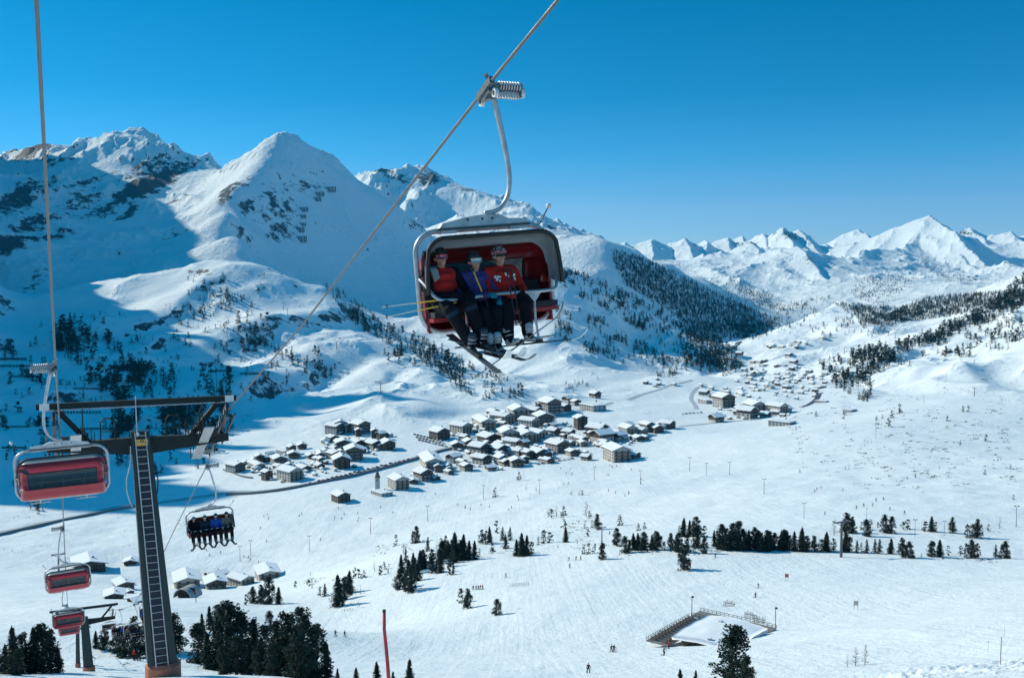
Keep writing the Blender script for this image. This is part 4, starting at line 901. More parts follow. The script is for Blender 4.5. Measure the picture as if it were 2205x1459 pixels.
def tree_proto(kind, seed, lod):
    """unit tree of height 1: a trunk and a crown"""
    rnd = random.Random(seed); cr_ = MB(); tr = MB()
    lean = [(rnd.uniform(-.02,.02)*k, rnd.uniform(-.02,.02)*k, k/5) for k in range(6)]
    if kind == 'spruce':
        tr.tube([(x, y, z*.96) for x, y, z in lean], [.022*(1-k/5.3) for k in range(6)], 6 if lod else 4)
        nw = {2: 26, 1: 13, 0: 6}[lod]; W_ = rnd.uniform(.20, .26)
        for k in range(nw):
            h = .06+.92*(k/nw)**.9; r = W_*(1-h)**.85*rnd.uniform(.75, 1.15)+.012; nb = {2: 13, 1: 8, 0: 5}[lod]
            for b in range(nb):
                a = rnd.uniform(0, 6.28); L = r*rnd.uniform(.55, 1.15)
                if rnd.random() < .08: continue
                st = {2: 7, 1: 3, 0: 1}[lod]
                for q in range(st):
                    t = (q+.8)/st; p = Vector((math.cos(a)*L*t, math.sin(a)*L*t, h-.10*L-.35*L*t*t+rnd.uniform(-.006,.006)))
                    s_ = {2: .026, 1: .052, 0: .115}[lod]*(1.15-.4*h)*(1.2-.4*t)
                    leaf(cr_, p, s_*rnd.uniform(.7, 1.3), rnd)
                    if lod == 2: leaf(cr_, p+Vector((rnd.uniform(-.02,.02), rnd.uniform(-.02,.02), -.012)), s_*.8, rnd)
        for q in range({2: 14, 1: 4, 0: 1}[lod]): leaf(cr_, Vector((rnd.uniform(-.008,.008), rnd.uniform(-.008,.008), rnd.uniform(.93, 1.0))), .018 if lod == 2 else .03, rnd)
    elif kind == 'pine':      # broad stone pine: several leaders, rounded plumes
        tr.tube([(x, y, z*.9) for x, y, z in lean], [.028*(1-k/5.5) for k in range(6)], 6 if lod else 4)
        lobes = []
        for k in range({2: 60, 1: 32, 0: 10}[lod]):
            h = rnd.uniform(.05, .93); env = .25*math.sin(math.pi*min(1, (h+.12)/1.12)**.8)**.55*(1.05-.35*h); a = rnd.uniform(0, 6.28); rr_ = env*rnd.uniform(.25, .95)
            lobes.append((Vector((math.cos(a)*rr_, math.sin(a)*rr_, h)), rnd.uniform(.045, .085)))
        for q in range(3): lobes.append((Vector((rnd.uniform(-.05,.05), rnd.uniform(-.05,.05), .93+.015*q)), .045))
        for c, r in lobes:
            if lod == 2: tr.tube([(0,0,max(.05, c.z-.12)), c], [.008,.003], 4)
            for q in range({2: 46, 1: 10, 0: 4}[lod]):
                d = Vector((rnd.gauss(0,1), rnd.gauss(0,1), rnd.gauss(0,1))).normalized(); p = c+Vector((d.x*r*1.1, d.y*r*1.1, d.z*r*1.25))*rnd.uniform(.5, 1.1)
                leaf(cr_, p, {2: .023, 1: .046, 0: .10}[lod]*rnd.uniform(.7, 1.3), rnd)
    else:                    # bare larch
        tr.tube([(x, y, z) for x, y, z in lean], [.016*(1-k/5.2) for k in range(6)], 5)
        for k in range(44 if lod == 2 else 20):
            h = .12+.84*k/(44 if lod == 2 else 20); a = rnd.uniform(0, 6.28); L = .22*(1-h)**.8*rnd.uniform(.6, 1.1)+.02
            p0 = Vector((0,0,h)); p1 = p0+Vector((math.cos(a)*L*.6, math.sin(a)*L*.6, .02*L)); p2 = p0+Vector((math.cos(a)*L, math.sin(a)*L, .25*L))
            cr_.tube([p0, p1, p2], [.005,.004,.002], 3)
            for q in range(3): d = Vector((rnd.uniform(-1,1), rnd.uniform(-1,1), rnd.uniform(-.3,.6)))*L*.35; s0 = p0.lerp(p2, rnd.uniform(.4, .95)); cr_.tube([s0, s0+d], [.003,.0015], 3)
    return tr, cr_
PROTO = {}
def protos(kind, lod, nvar):
    for k in range(nvar):
        tr, cr_ = tree_proto(kind, k*17+{'spruce': 1, 'pine': 2, 'larch': 3}[kind], lod)
        r = empty('tree'); r.name = {'spruce': 'spruce_tree', 'pine': 'pine_tree', 'larch': 'larch_tree'}[kind]
        t = tr.build('trunk', BARK, r); c = cr_.build('crown' if kind != 'larch' else 'branches', TWIG if kind == 'larch' else NEEDLE, r)
        PROTO[(kind, lod, k)] = r; KIDS[r.name] = [t, c]; KIDS[t.name] = []; KIDS[c.name] = []
for kd, nv in (('spruce', 4), ('pine', 5), ('larch', 2)):
    protos(kd, 2, nv); protos(kd, 1, nv)
HAND = {
 'in the dark clump at the lower left corner': [(-8,1452,85,'p'),(12,1450,70,'s'),(30,1451,112,'s'),(50,1449,92,'p'),(72,1449,108,'s'),(92,1448,112,'p'),(110,1447,98,'p'),(40,1453,60,'p'),(126,1448,62,'s')],
 'behind the foot of the tall pylon': [(268,1414,72,'p'),(292,1416,95,'p'),(325,1410,112,'p'),(352,1408,105,'p'),(378,1404,88,'p'),(250,1404,52,'p'),(224,1398,48,'p'),(206,1394,40,'s')],
 'in the big clump right of the tall pylon': [(428,1428,92,'p'),(448,1440,86,'s'),(470,1442,118,'s'),(496,1444,158,'p'),(520,1446,140,'p'),(545,1444,126,'s'),(572,1450,112,'p'),(600,1456,134,'s'),(620,1458,150,'p'),(654,1462,166,'p'),(682,1462,125,'p'),(704,1466,90,'s'),(510,1452,90,'p'),(560,1454,80,'p'),(588,1458,80,'p'),(640,1466,110,'p'),(480,1452,70,'p')],
 'uphill of the big pine clump': [(436,1362,46,'s'),(452,1352,52,'s'),(468,1345,48,'p'),(482,1340,44,'p'),(582,1356,44,'p'),(552,1350,28,'s'),(546,1298,38,'p'),(562,1300,44,'p'),(580,1300,62,'p'),(600,1300,40,'s'),(530,1302,24,'p')],
 'in the left part of the tree line': [(690,1282,24,'s'),(700,1283,30,'s'),(728,1305,74,'s'),(742,1290,52,'p'),(752,1276,52,'s'),(764,1244,28,'s'),(772,1244,20,'p'),(784,1243,20,'s'),(776,1278,22,'l'),(806,1229,26,'l'),(819,1237,20,'p'),(827,1225,20,'s'),(853,1174,28,'s'),(888,1169,30,'s'),(897,1168,38,'p'),(665,1262,16,'p'),(636,1264,14,'p'),(668,1238,8,'s')],
 'in the middle of the tree line': [(860,1268,48,'p'),(864,1232,42,'s'),(874,1211,34,'s'),(868,1190,26,'l'),(885,1273,60,'p'),(874,1270,36,'p'),(898,1250,32,'p'),(905,1226,46,'s'),(913,1222,36,'s'),(930,1233,40,'p'),(949,1233,44,'s'),(940,1231,30,'s'),(976,1237,30,'s'),(968,1236,24,'p'),(941,1184,30,'l'),(960,1183,32,'p'),(921,1186,34,'s'),(980,1205,64,'s'),(992,1205,46,'p'),(999,1205,60,'s'),(1010,1205,46,'s'),(1022,1204,44,'s'),(1032,1200,24,'s'),(950,1176,24,'s')],
 'in the cluster right of the tree line': [(1038,1170,32,'p'),(1046,1170,30,'p'),(1055,1168,38,'s'),(1070,1147,28,'p'),(1082,1163,32,'s'),(1088,1180,34,'s'),(1098,1163,32,'s'),(1060,1190,26,'s'),(1112,1196,38,'s'),(1123,1197,54,'s'),(1134,1196,48,'s'),(1144,1194,30,'p'),(1160,1173,22,'s'),(1171,1169,30,'p'),(1184,1167,22,'p'),(1188,1115,20,'p'),(1198,1112,28,'l'),(1180,1113,22,'l')],
 'on the bumpy rise in the centre': [(1214,1113,28,'s'),(1215,1138,26,'s'),(1218,1167,36,'s'),(1262,1112,38,'l'),(1270,1115,20,'s'),(1275,1136,20,'s'),(1287,1140,36,'p'),(1259,1138,14,'s'),(1265,1155,26,'s'),(1334,1131,28,'s'),(1374,1142,20,'s'),(1388,1139,18,'s'),(1230,1065,9,'s'),(1247,1065,10,'s'),(1254,1065,11,'p'),(1243,1170,9,'s')],
 'in the long tree row right of centre': [(1258,1192,24,'s'),(1268,1192,28,'s'),(1280,1191,26,'s'),(1297,1204,38,'p'),(1328,1175,42,'p'),(1346,1190,38,'p'),(1355,1188,30,'s'),(1364,1184,40,'s'),(1373,1184,40,'s'),(1386,1184,42,'p'),(1404,1184,36,'s'),(1413,1184,44,'p'),(1430,1184,16,'p'),(1444,1183,38,'p'),(1462,1188,44,'p'),(1455,1186,34,'p'),(1481,1190,20,'p'),(1495,1191,16,'p'),(1463,1152,26,'s'),(1472,1155,44,'s'),(1484,1155,38,'s'),(1498,1155,46,'p'),(1508,1154,24,'s'),(1517,1158,28,'p'),(1516,1191,36,'p'),(1538,1176,38,'s')],
 'in the dense tree row across the piste': [(1554,1183,58,'p'),(1563,1184,50,'p'),(1576,1184,62,'p'),(1590,1184,66,'p'),(1600,1184,48,'p'),(1612,1183,46,'s'),(1624,1183,50,'p'),(1640,1184,28,'p'),(1654,1183,44,'s'),(1668,1182,38,'p'),(1682,1182,42,'s'),(1694,1182,44,'s'),(1710,1186,46,'s'),(1726,1187,56,'s'),(1737,1187,36,'p'),(1754,1187,36,'p'),(1781,1187,46,'s'),(1795,1187,30,'p'),(1820,1187,44,'s'),(1830,1187,34,'p')],
 'in the loose group at upper right': [(1796,1151,38,'l'),(1822,1147,46,'p'),(1836,1148,38,'p'),(1855,1141,22,'s'),(1867,1154,38,'p'),(1875,1140,28,'s'),(1891,1135,12,'p'),(1905,1147,42,'p'),(1919,1147,38,'p'),(1954,1139,22,'p'),(1946,1139,16,'p'),(1993,1143,22,'p'),(2006,1144,36,'s'),(2015,1144,22,'p'),(2045,1141,16,'s'),(2051,1147,36,'p'),(2083,1157,30,'p'),(2094,1156,30,'p'),(2104,1157,42,'p'),(2128,1143,18,'s'),(2152,1138,30,'l')],
 'in the row at the right end': [(1845,1190,30,'s'),(1855,1190,28,'s'),(1867,1190,32,'s'),(1884,1191,34,'s'),(1894,1191,34,'s'),(1918,1192,36,'s'),(1943,1199,44,'p'),(1958,1201,38,'p'),(1984,1199,10,'s'),(2006,1198,36,'p'),(2023,1198,40,'s'),(2042,1196,26,'s'),(2068,1195,26,'s'),(2081,1200,32,'p'),(2092,1201,42,'p'),(2104,1200,32,'p'),(2144,1201,32,'s'),(2157,1202,32,'p'),(2165,1202,40,'p')],
 'alone on the open piste': [(1472,1226,60,'p'),(1007,1309,46,'p'),(994,1298,34,'p'),(1070,1323,36,'p'),(1066,1070,25,'s'),(1118,1034,22,'s'),(1002,1094,9,'s')],
 'at the bottom edge': [(767,1480,42,'s'),(811,1484,60,'s'),(846,1484,40,'s'),(881,1484,72,'s'),(727,1484,36,'s'),(1580,1492,156,'p'),(1606,1496,90,'p'),(1465,1478,42,'s'),(1497,1478,40,'s'),(1397,1478,22,'s'),(1842,1432,46,'l'),(1824,1436,34,'l'),(1862,1430,50,'l')],
 'on the wide right hand slope': [(1913,918,24,'s'),(1921,900,20,'s'),(1937,890,24,'s'),(1817,903,20,'s'),(1900,901,10,'s'),(2074,887,18,'s'),(2085,887,18,'s'),(2040,906,11,'p'),(2068,958,13,'s'),(2123,950,16,'p'),(2121,1022,13,'s'),(2176,1009,13,'s'),(1971,1028,9,'p'),(2023,1009,12,'l'),(1820,1011,9,'s'),(1828,1010,14,'l'),(1880,1000,14,'l'),(1722,1017,9,'s'),(2182,1076,13,'s'),(2065,720,9,'s'),(2098,782,9,'s'),(1757,896,14,'s'),(1887,905,9,'s'),(1888,905,12,'s')],
}
ORD = ['first','second','third','fourth','fifth','sixth','seventh','eighth','ninth','tenth','eleventh','twelfth','thirteenth','fourteenth','fifteenth','sixteenth','seventeenth','eighteenth','nineteenth','twentieth']
def ordn(k):
    if k < 20: return ORD[k]
    return {20: 'twenty-', 30: 'thirty-', 40: 'forty-', 50: 'fifty-', 60: 'sixty-', 70: 'seventy-', 80: 'eighty-', 90: 'ninety-'}[(k+1)//10*10]+ORD[(k+1) % 10-1] if (k+1) % 10 else {30: 'thirtieth', 40: 'fortieth', 50: 'fiftieth', 60: 'sixtieth', 70: 'seventieth', 80: 'eightieth', 90: 'ninetieth', 100: 'hundredth'}[k+1]
def inpoly(x, y, P):
    c = False; j = len(P)-1
    for i in range(len(P)):
        if (P[i][1] > y) != (P[j][1] > y) and x < (P[j][0]-P[i][0])*(y-P[i][1])/(P[j][1]-P[i][1])+P[i][0]: c = not c
        j = i
    return c
def sample(P, cnt, rnd, clump=0, cs=18):
    xs = [p[0] for p in P]; ys = [p[1] for p in P]; out_ = []; cen = []
    while len(out_) < cnt:
        if clump and cen and rnd.random() < clump:
            c = rnd.choice(cen); x = c[0]+rnd.gauss(0, cs); y = c[1]+rnd.gauss(0, cs*.6)
        else:
            x = rnd.uniform(min(xs), max(xs)); y = rnd.uniform(min(ys), max(ys))
            if inpoly(x, y, P): cen.append((x, y))
        if inpoly(x, y, P): out_.append((x, y))
    return out_
# polygons in the photograph where trees stand, how many, how tall in the photograph, which kinds
STANDS = [
 ('L', [(120,690),(175,690),(250,735),(330,800),(430,790),(490,770),(505,870),(430,900),(250,885),(185,830),(120,760)], 210, (16,28), 'spl', .7, 16),
 ('in the middle of the tree line', [(850,1235),(960,1185),(1110,1170),(1140,1195),(1000,1205),(880,1272)], 44, (20,38), 'sp', .4, 14),
 ('in the long tree row right of centre', [(1325,1176),(1510,1176),(1510,1190),(1335,1190)], 18, (22,36), 'sp', .3, 10),
 ('in the dense tree row across the piste', [(1540,1178),(1760,1182),(1830,1188),(1540,1186)], 26, (26,46), 'sp', .3, 10),
 ('in the big clump right of the tall pylon', [(430,1430),(700,1455),(700,1462),(440,1450)], 8, (60,100), 's', 0, 10),
 ('R', [(1830,660),(1960,660),(1905,705),(1850,700)], 420, (5,8), 's', .3, 8),
 ('R', [(1560,690),(1700,695),(1640,725),(1500,738),(1450,705)], 560, (5,8), 's', .4, 10),
 ('F', [(1560,590),(1700,650),(1760,640),(1700,690),(1600,645)], 320, (3.5,6), 's', .5, 10),
 ('L', [(60,700),(480,640),(640,760),(620,880),(480,860),(120,900)], 260, (7,15), 'spl', .6, 16),
 ('L', [(0,840),(200,880),(480,960),(440,1010),(0,1060)], 120, (9,18), 'spl', .7, 16),
 ('L', [(100,690),(170,690),(215,780),(290,840),(270,880),(180,820),(120,750)], 70, (20,30), 'sp', .6, 14),
 ('L', [(215,890),(330,890),(500,860),(510,930),(430,960),(240,960)], 90, (24,36), 'sp', .75, 16),
 ('L', [(0,750),(90,740),(160,880),(110,960),(0,960)], 60, (12,24), 'sp', .7, 14),
 ('L', [(370,590),(500,595),(560,680),(640,740),(520,730),(420,690)], 90, (7,12), 'sp', .5, 14),
 ('L', [(690,612),(745,630),(830,700),(800,705),(740,670)], 70, (8,13), 's', .4, 10),
 ('L', [(740,660),(900,725),(1000,775),(1000,840),(930,800),(860,755),(760,700)], 240, (9,17), 'sp', .5, 12),
 ('L', [(900,740),(1130,828),(1130,862),(1040,860),(960,830)], 120, (9,15), 'sp', .5, 12),
 ('L', [(510,680),(590,690),(560,760),(520,760)], 34, (12,20), 'sp', .5, 10),
 ('L', [(560,740),(700,760),(730,800),(700,830),(600,770)], 46, (10,18), 'sp', .6, 8),
 ('L', [(820,760),(930,770),(900,800),(840,800)], 24, (12,18), 'sp', .6, 8),
 ('L', [(0,1040),(140,1010),(180,1060),(60,1120)], 22, (10,20), 'sp', .6, 12),
 ('L', [(180,950),(300,960),(480,950),(440,1010),(300,1040)], 40, (14,26), 'spl', .7, 10),
 ('R', [(1195,570),(1300,608),(1400,655),(1500,715),(1600,790),(1520,800),(1440,755),(1350,695),(1250,640),(1195,615)], 520, (7,12), 'sp', .5, 12),
 ('R', [(1195,655),(1300,690),(1420,760),(1540,805),(1400,800),(1280,765),(1195,725)], 230, (8,13), 'sp', .6, 10),
 ('R', [(1480,720),(1560,735),(1605,795),(1560,810),(1470,790)], 260, (9,15), 'sp', .3, 10),
 ('R', [(1400,800),(1470,800),(1420,825)], 26, (8,12), 's', .5, 5),
 ('R', [(1310,535),(1400,560),(1480,600),(1560,640),(1680,690),(1640,715),(1500,712),(1420,660),(1340,610)], 3900, (4.5,8.5), 's', .72, 22),
 ('R', [(1440,690),(1690,700),(1640,730),(1560,735),(1470,712)], 420, (5,8), 's', .4, 10),
 ('R', [(1640,690),(1720,640),(1790,640),(1760,690),(1700,720)], 110, (5,8), 's', .5, 8),
 ('R', [(1790,650),(1860,655),(1960,690),(1900,705),(1850,690)], 420, (4,7), 's', .3, 8),
 ('F', [(1920,672),(1960,655),(2000,640),(2205,625),(2205,655),(2100,672),(1990,690),(1910,692)], 2000, (5.5,8.5), 's', .4, 12),
 ('F', [(1840,600),(1900,590),(1980,600),(1900,660),(1830,640)], 420, (3.5,5), 's', .5, 14),
 ('F', [(1480,580),(1600,620),(1700,660),(1640,670),(1560,640)], 260, (3,4.5), 's', .5, 14),
 ('F', [(1960,560),(2100,600),(2205,610),(2050,612)], 140, (3,4.5), 's', .5, 14),
 ('R', [(1905,745),(1990,715),(2060,690),(2140,650),(2205,590),(2205,660),(2120,700),(2010,735),(1940,752)], 420, (8,14), 'sp', .5, 12),
 ('R', [(1755,785),(1830,760),(1900,745),(2050,715),(2060,738),(1960,755),(1900,800),(1840,830),(1790,815)], 330, (10,16), 'sp', .5, 12),
 ('R', [(1780,800),(1860,800),(1880,830),(1830,850),(1790,830)], 60, (12,18), 'sp', .5, 8),
 ('R', [(1840,845),(1880,835),(1870,870),(1850,875)], 30, (10,15), 's', .5, 8),
 ('R', [(1900,780),(2060,750),(2205,730),(2205,745),(2060,775),(1960,790)], 60, (9,14), 'sp', .6, 8),
 ('R', [(2040,700),(2205,660),(2205,730),(2100,745)], 90, (9,15), 'sp', .6, 10),
 ('R', [(1690,690),(1900,680),(1950,720),(1800,735),(1700,720)], 70, (6,9), 'sp', .5, 10),
 ('L', [(1200,820),(1290,815),(1240,850)], 16, (7,10), 's', .5, 6),
]
rnd = random.Random(11); T_ = []
for reg, L_ in HAND.items():
    for px, py, h, k in L_: T_.append((px, py, h, {'s': 'spruce', 'p': 'pine', 'l': 'larch'}[k], reg))
for reg, P, cnt, (h0, h1), kinds, cl, cs in STANDS:
    for x, y in sample(P, cnt, rnd, cl, cs):
        T_.append((x, y, rnd.uniform(h0, h1), {'s': 'spruce', 'p': 'pine', 'l': 'larch'}[rnd.choice(kinds)], reg))
HP = hits([t[0] for t in T_], [min(t[1], 1500) for t in T_], 45)
T_ = [(*t, HP[i]) for i, t in enumerate(T_) if not np.isnan(HP[i][0])]
T_.sort(key=lambda t: -t[2])
near = T_[:300]; rest = T_[300:]
byreg = {}
for t in near: byreg.setdefault((t[4], t[3]), []).append(t)
used_first = set()
NOUN = {'spruce': 'dark spruce', 'pine': 'dark pine', 'larch': 'bare larch'}
for (reg, kd), L_ in byreg.items():
    L_.sort(key=lambda t: t[0])
    ph = reg if len(reg) > 1 else {'L': 'on the shaded left hillside', 'R': 'on the wooded right hillside', 'F': 'in the far valley'}[reg]
    for q, t in enumerate(L_):
        px, py, h, _, _, p = t; d = p[1]; Hm = h*d/F; lod = 2 if h > 34 else 1
        nv = {'spruce': 4, 'pine': 5, 'larch': 2}[kd]; key = (kd, lod, rnd.randrange(nv))
        root = PROTO[key]
        o = root if key not in used_first else copy_tree(root); used_first.add(key)
        o.location = (p[0], p[1], p[2]-.02*Hm); o.rotation_euler = (rnd.uniform(-.03,.03), rnd.uniform(-.03,.03), rnd.uniform(0, 6.28))
        wd = rnd.uniform(1.05, 1.4)*(.95 if kd == 'pine' and h > 80 else 1); o.scale = (Hm*wd, Hm*wd, Hm)
        tag(o, (NOUN[kd]+' standing '+ph) if len(L_) == 1 else f'{ordn(q)} {NOUN[kd]} from the left {ph}', 'tree', 'trees '+ph)
for key, r in PROTO.items():
    if key not in used_first:
        for c in list(r.children): bpy.data.objects.remove(c)
        bpy.data.objects.remove(r)
# the rest of the woods as one object of small trees
LO = {kd: [tree_proto(kd, 50+k, 0) for k in range(5)] for kd in ('spruce', 'pine')}
LO['larch'] = [(tree_proto('spruce', 90, 0)[0], MB())]; LO['larch'][0][1].__dict__.update(tree_proto('larch', 3, 1)[1].__dict__)
VV = []; FF = []; MM = []; off = 0
cache = {}
for kd, L_ in LO.items():
    for k, (tr, cr_) in enumerate(L_):
        v = np.array(tr.v+cr_.v, dtype=float); f = [tuple(q) for q in tr.f]+[tuple(a+len(tr.v) for a in q) for q in cr_.f]
        f4 = np.array([q if len(q) == 4 else (q[0], q[1], q[2], q[3] if len(q) > 3 else q[2]) for q in f if len(q) in (4,)], dtype=int)
        mi = np.array([0]*len([q for q in tr.f if len(q) == 4])+[2 if kd == 'larch' else 1]*len([q for q in cr_.f if len(q) == 4]), dtype=np.int32)
        cache[(kd, k)] = (v, f4, mi)
for t in rest:
    px, py, h, kd, reg, p = t; k = rnd.randrange(len(LO[kd])); v, f, mi = cache[(kd, k)]; Hm = h*p[1]/F; a = rnd.uniform(0, 6.28); wd = rnd.uniform(1.2, 1.8)*Hm
    c, s_ = math.cos(a), math.sin(a)
    q = np.stack([(v[:,0]*c-v[:,1]*s_)*wd+p[0], (v[:,0]*s_+v[:,1]*c)*wd+p[1], v[:,2]*Hm+p[2]-.03*Hm], 1)
    VV.append(q); FF.append(f+off); MM.append(mi); off += len(v)
VV = np.concatenate(VV); FF = np.concatenate(FF); MM = np.concatenate(MM)
me = bpy.data.meshes.new('conifer_woods'); me.vertices.add(len(VV)); me.vertices.foreach_set('co', VV.astype(np.float32).ravel())
me.loops.add(FF.size); me.loops.foreach_set('vertex_index', FF.astype(np.int32).ravel()); me.polygons.add(len(FF)); me.polygons.foreach_set('loop_start', (np.arange(len(FF))*4).astype(np.int32))
for m_ in (BARK, NEEDLE, TWIG): me.materials.append(m_)
me.polygons.foreach_set('material_index', MM); me.update(calc_edges=True)
wd_ = bpy.data.objects.new('conifer_woods', me); C.objects.link(wd_); tag(wd_, 'far conifers scattered over the hillsides on both sides of the valley', 'woods', kind='stuff')
# dwarf shrubs and stones poking through the snow
m = MB(); rs = random.Random(4)
SH = [([(1700,880),(2205,870),(2205,1060),(1900,1060),(1700,1010)], 420, (1.5,5)), ([(1700,840),(2205,790),(2205,880),(1800,900)], 160, (1,3)), ([(1150,1130),(1260,1110),(1330,1190),(1160,1180)], 60, (2,5)),
      ([(780,1180),(960,1150),(1040,1200),(800,1240)], 50, (2,5)), ([(1600,740),(1900,690),(1950,760),(1700,800)], 130, (1,2.4)), ([(200,1395),(420,1400),(400,1440),(150,1430)], 26, (2,6)), ([(1330,1186),(1560,1186),(1560,1196),(1330,1196)], 20, (2,5)),
      ([(480,560),(650,590),(640,680),(400,620)], 160, (1,2.5)), ([(0,700),(480,640),(650,800),(500,960),(0,1050)], 620, (1,3.4)), ([(640,650),(1000,790),(1100,860),(800,860),(640,780)], 260, (1,2.8)), ([(1200,600),(1600,800),(1400,820),(1200,760)], 260, (1,2.6)), ([(0,1100),(300,1080),(460,1120),(300,1200),(0,1240)], 90, (1,3)), ([(1950,1195),(2205,1205),(2205,1212),(1960,1205)], 16, (2,6)), ([(560,1240),(800,1230),(760,1290),(560,1290)], 26, (2,5))]
for P, cnt, (a, b) in SH:
    pp = sample(P, cnt, rs, .6, 10); hp = hits([q[0] for q in pp], [q[1] for q in pp], 60)
    for q in hp:
        if np.isnan(q[0]): continue
        r = rs.uniform(a, b)*q[1]/F
        for k in range(7):
            leaf(m, Vector(q)+Vector((rs.gauss(0, r*.9), rs.gauss(0, r*.5), r*.22*rs.random())), r*.42*rs.uniform(.6, 1.3), rs)
tag(m.build('dwarf_shrubs', NEEDLE), 'low dark dwarf shrubs and stones showing through the snow', 'shrubs', kind='stuff')
# ---------------------------------------------------------------- chalets and hotels
PLAST = mat('white plaster', (.46,.45,.42), .85, noise=.12, nscale=.6); WOOD = mat('weathered brown wood', (.075,.058,.048), .85, noise=.35, nscale=1.5); WOODL = mat('lighter larch wood', (.17,.13,.10), .85, noise=.3, nscale=1.5)
GLASS = mat('dark window glass', (.03,.04,.05), .12); STONE = mat('grey stone', (.17,.17,.18), .9, noise=.3, nscale=1.2, bump=.4, bscale=3); TIN = mat('tin roof edge', (.10,.10,.11), .5, .4)
GREYW = mat('grey render', (.36,.38,.39), .85, noise=.1)
def house(L, Wd, fl, kind):
    """ridge along x; gable ends at +-x; one floor is 2.9 m"""
    root = empty('chalet'); fh = 2.9; wall_h = fl*fh; rise = Wd*.5*.48
    lo = MB(); lo.box((0,0,wall_h*.5-2.0), (L,Wd,wall_h+4.0))
    m1, m2 = {'C': (PLAST, WOOD), 'D': (WOOD, WOOD), 'H': (PLAST, PLAST), 'K': (GREYW, WOODL), 'F': (GREYW, GREYW)}[kind]
    if kind in 'CK':   # plaster below, timber above
        lo = MB(); hs = fh*(fl-1 if fl > 2 else 1)
        lo.box((0,0,hs/2-2.0), (L,Wd,hs+4.0), mi=0); lo.box((0,0,(hs+wall_h)/2), (L+.16,Wd+.16,wall_h-hs), mi=1)
    if kind != 'F':
        for x in (-L/2+.02, L/2-.02):   # gables
            e = .09 if kind in 'CK' else 0; s_ = 1 if x > 0 else -1; x += s_*e
            lo.add([(x,-Wd/2,wall_h),(x,Wd/2,wall_h),(x,0,wall_h+rise),(x-s_*.3,-Wd/2,wall_h),(x-s_*.3,Wd/2,wall_h),(x-s_*.3,0,wall_h+rise)], [(0,1,2),(5,4,3),(0,2,5,3),(1,4,5,2)], 1 if kind in 'CK' else 0)
    lo.build('wall', [m1, m2], root)
    ov = 1.3 if kind != 'F' else .5; ro = MB()
    if kind == 'F':
        ro.box((0,0,wall_h+.15), (L+1,Wd+1,.3), mi=1); ro.box((0,0,wall_h+.62), (L+.8,Wd+.8,.62), mi=0, top=.97)
    else:
        hw = Wd/2+ov; k = rise/(Wd/2)
        for s_ in (-1, 1):
            x0, x1 = -L/2-ov, L/2+ov
            for z0, th, mi, ins in ((0.05, .28, 1, 0), (.335, .62, 0, .12)):
                ya, yb = 0, s_*(hw-ins); za, zb = wall_h+rise, wall_h+rise-k*(hw-ins)
                v = [(x0+ins,ya,za+z0),(x1-ins,ya,za+z0),(x1-ins,yb,zb+z0),(x0+ins,yb,zb+z0),(x0+ins,ya,za+z0+th),(x1-ins,ya,za+z0+th),(x1-ins-.1,yb*.985,zb+z0+th*.9),(x0+ins+.1,yb*.985,zb+z0+th*.9)]
                ro.add(v, [(3,2,1,0),(4,5,6,7),(0,1,5,4),(1,2,6,5),(2,3,7,6),(3,0,4,7)], mi)
    rf = ro.build('roof', [SNOWC, TIN], root)
    ch = MB(); ch.box((L*.15,Wd*.12,wall_h+rise+.6), (.9,.9,2.2), mi=0); ch.box((L*.15,Wd*.12,wall_h+rise+1.85), (1.1,1.1,.3), mi=1); ch.build('chimney', [STONE, SNOWC], rf)
    # windows, each an inset pane with a frame, on the two walls one can see and the others
    def win(x, y, z, face, w=1.25, h=1.35):
        m = MB(); n = (face[0], face[1]); t = (-face[1], face[0])
        c = Vector((x, y, z)); N = Vector((*n, 0)); Tn = Vector((*t, 0)); Z = Vector((0,0,1))
        M = Matrix((Tn, N, Z)).transposed()
        m.box(c+N*.02, (w+.28,.07,h+.28), M, 0); m.box(c+N*.05, (w,.07,h), M, 1); m.box(c+N*.08, (.06,.06,h), M, 0)
        m.build('window', [WOODL if kind in 'HF' else PLAST, GLASS], root)
    pe = .10 if kind in 'CK' else 0
    nx = max(2, int(L/3.6)); ny = max(2, int(Wd/3.6))
    for f in range(fl):
        z = f*fh+1.6
        for k in range(nx):
            if L > 24 and k % 2: continue
            win(-L/2+(k+.5)*L/nx, -Wd/2-pe, z, (0,-1))
        for k in range(ny): win(L/2+pe, -Wd/2+(k+.5)*Wd/ny, z, (1,0))
    if kind in 'CDHK':
        for f in range(1, fl):
            b = MB(); z = f*fh+.1; b.box((L/2+.85,0,z), (1.5,Wd*.86,.16)); b.box((L/2+1.55,0,z+.55), (.10,Wd*.86,.85))
            for y in (-.43,.43): b.box((L/2+.85,Wd*y,z+.55), (1.5,.10,.85))
            b.build('balcony', WOOD if kind != 'H' else WOODL, root)
    d = MB(); d.box((L*.1,-Wd/2-pe-.04,1.05), (1.3,.12,2.1)); dd = d.build('door', WOOD, root); d2 = MB(); d2.ball((L*.1+.45,-Wd/2-pe-.14,1.0), .07, 6); d2.build('handle', GALV, dd)
    return root
HT = {'C': (13,11,3,'C'), 'D': (15,12,3,'D'), 'S': (9,8,2,'C'), 'H': (20,13,4,'H'), 'W': (30,11,3,'H'), 'K': (17,13,4,'K'), 'F': (22,14,2,'F'), 'T': (9,8,4,'D')}
HNAME = {'C': 'chalet with timber top', 'D': 'dark timber chalet', 'S': 'small chalet', 'H': 'white hotel', 'W': 'long pale building', 'K': 'timber gabled hotel', 'F': 'flat roofed block', 'T': 'narrow dark house'}
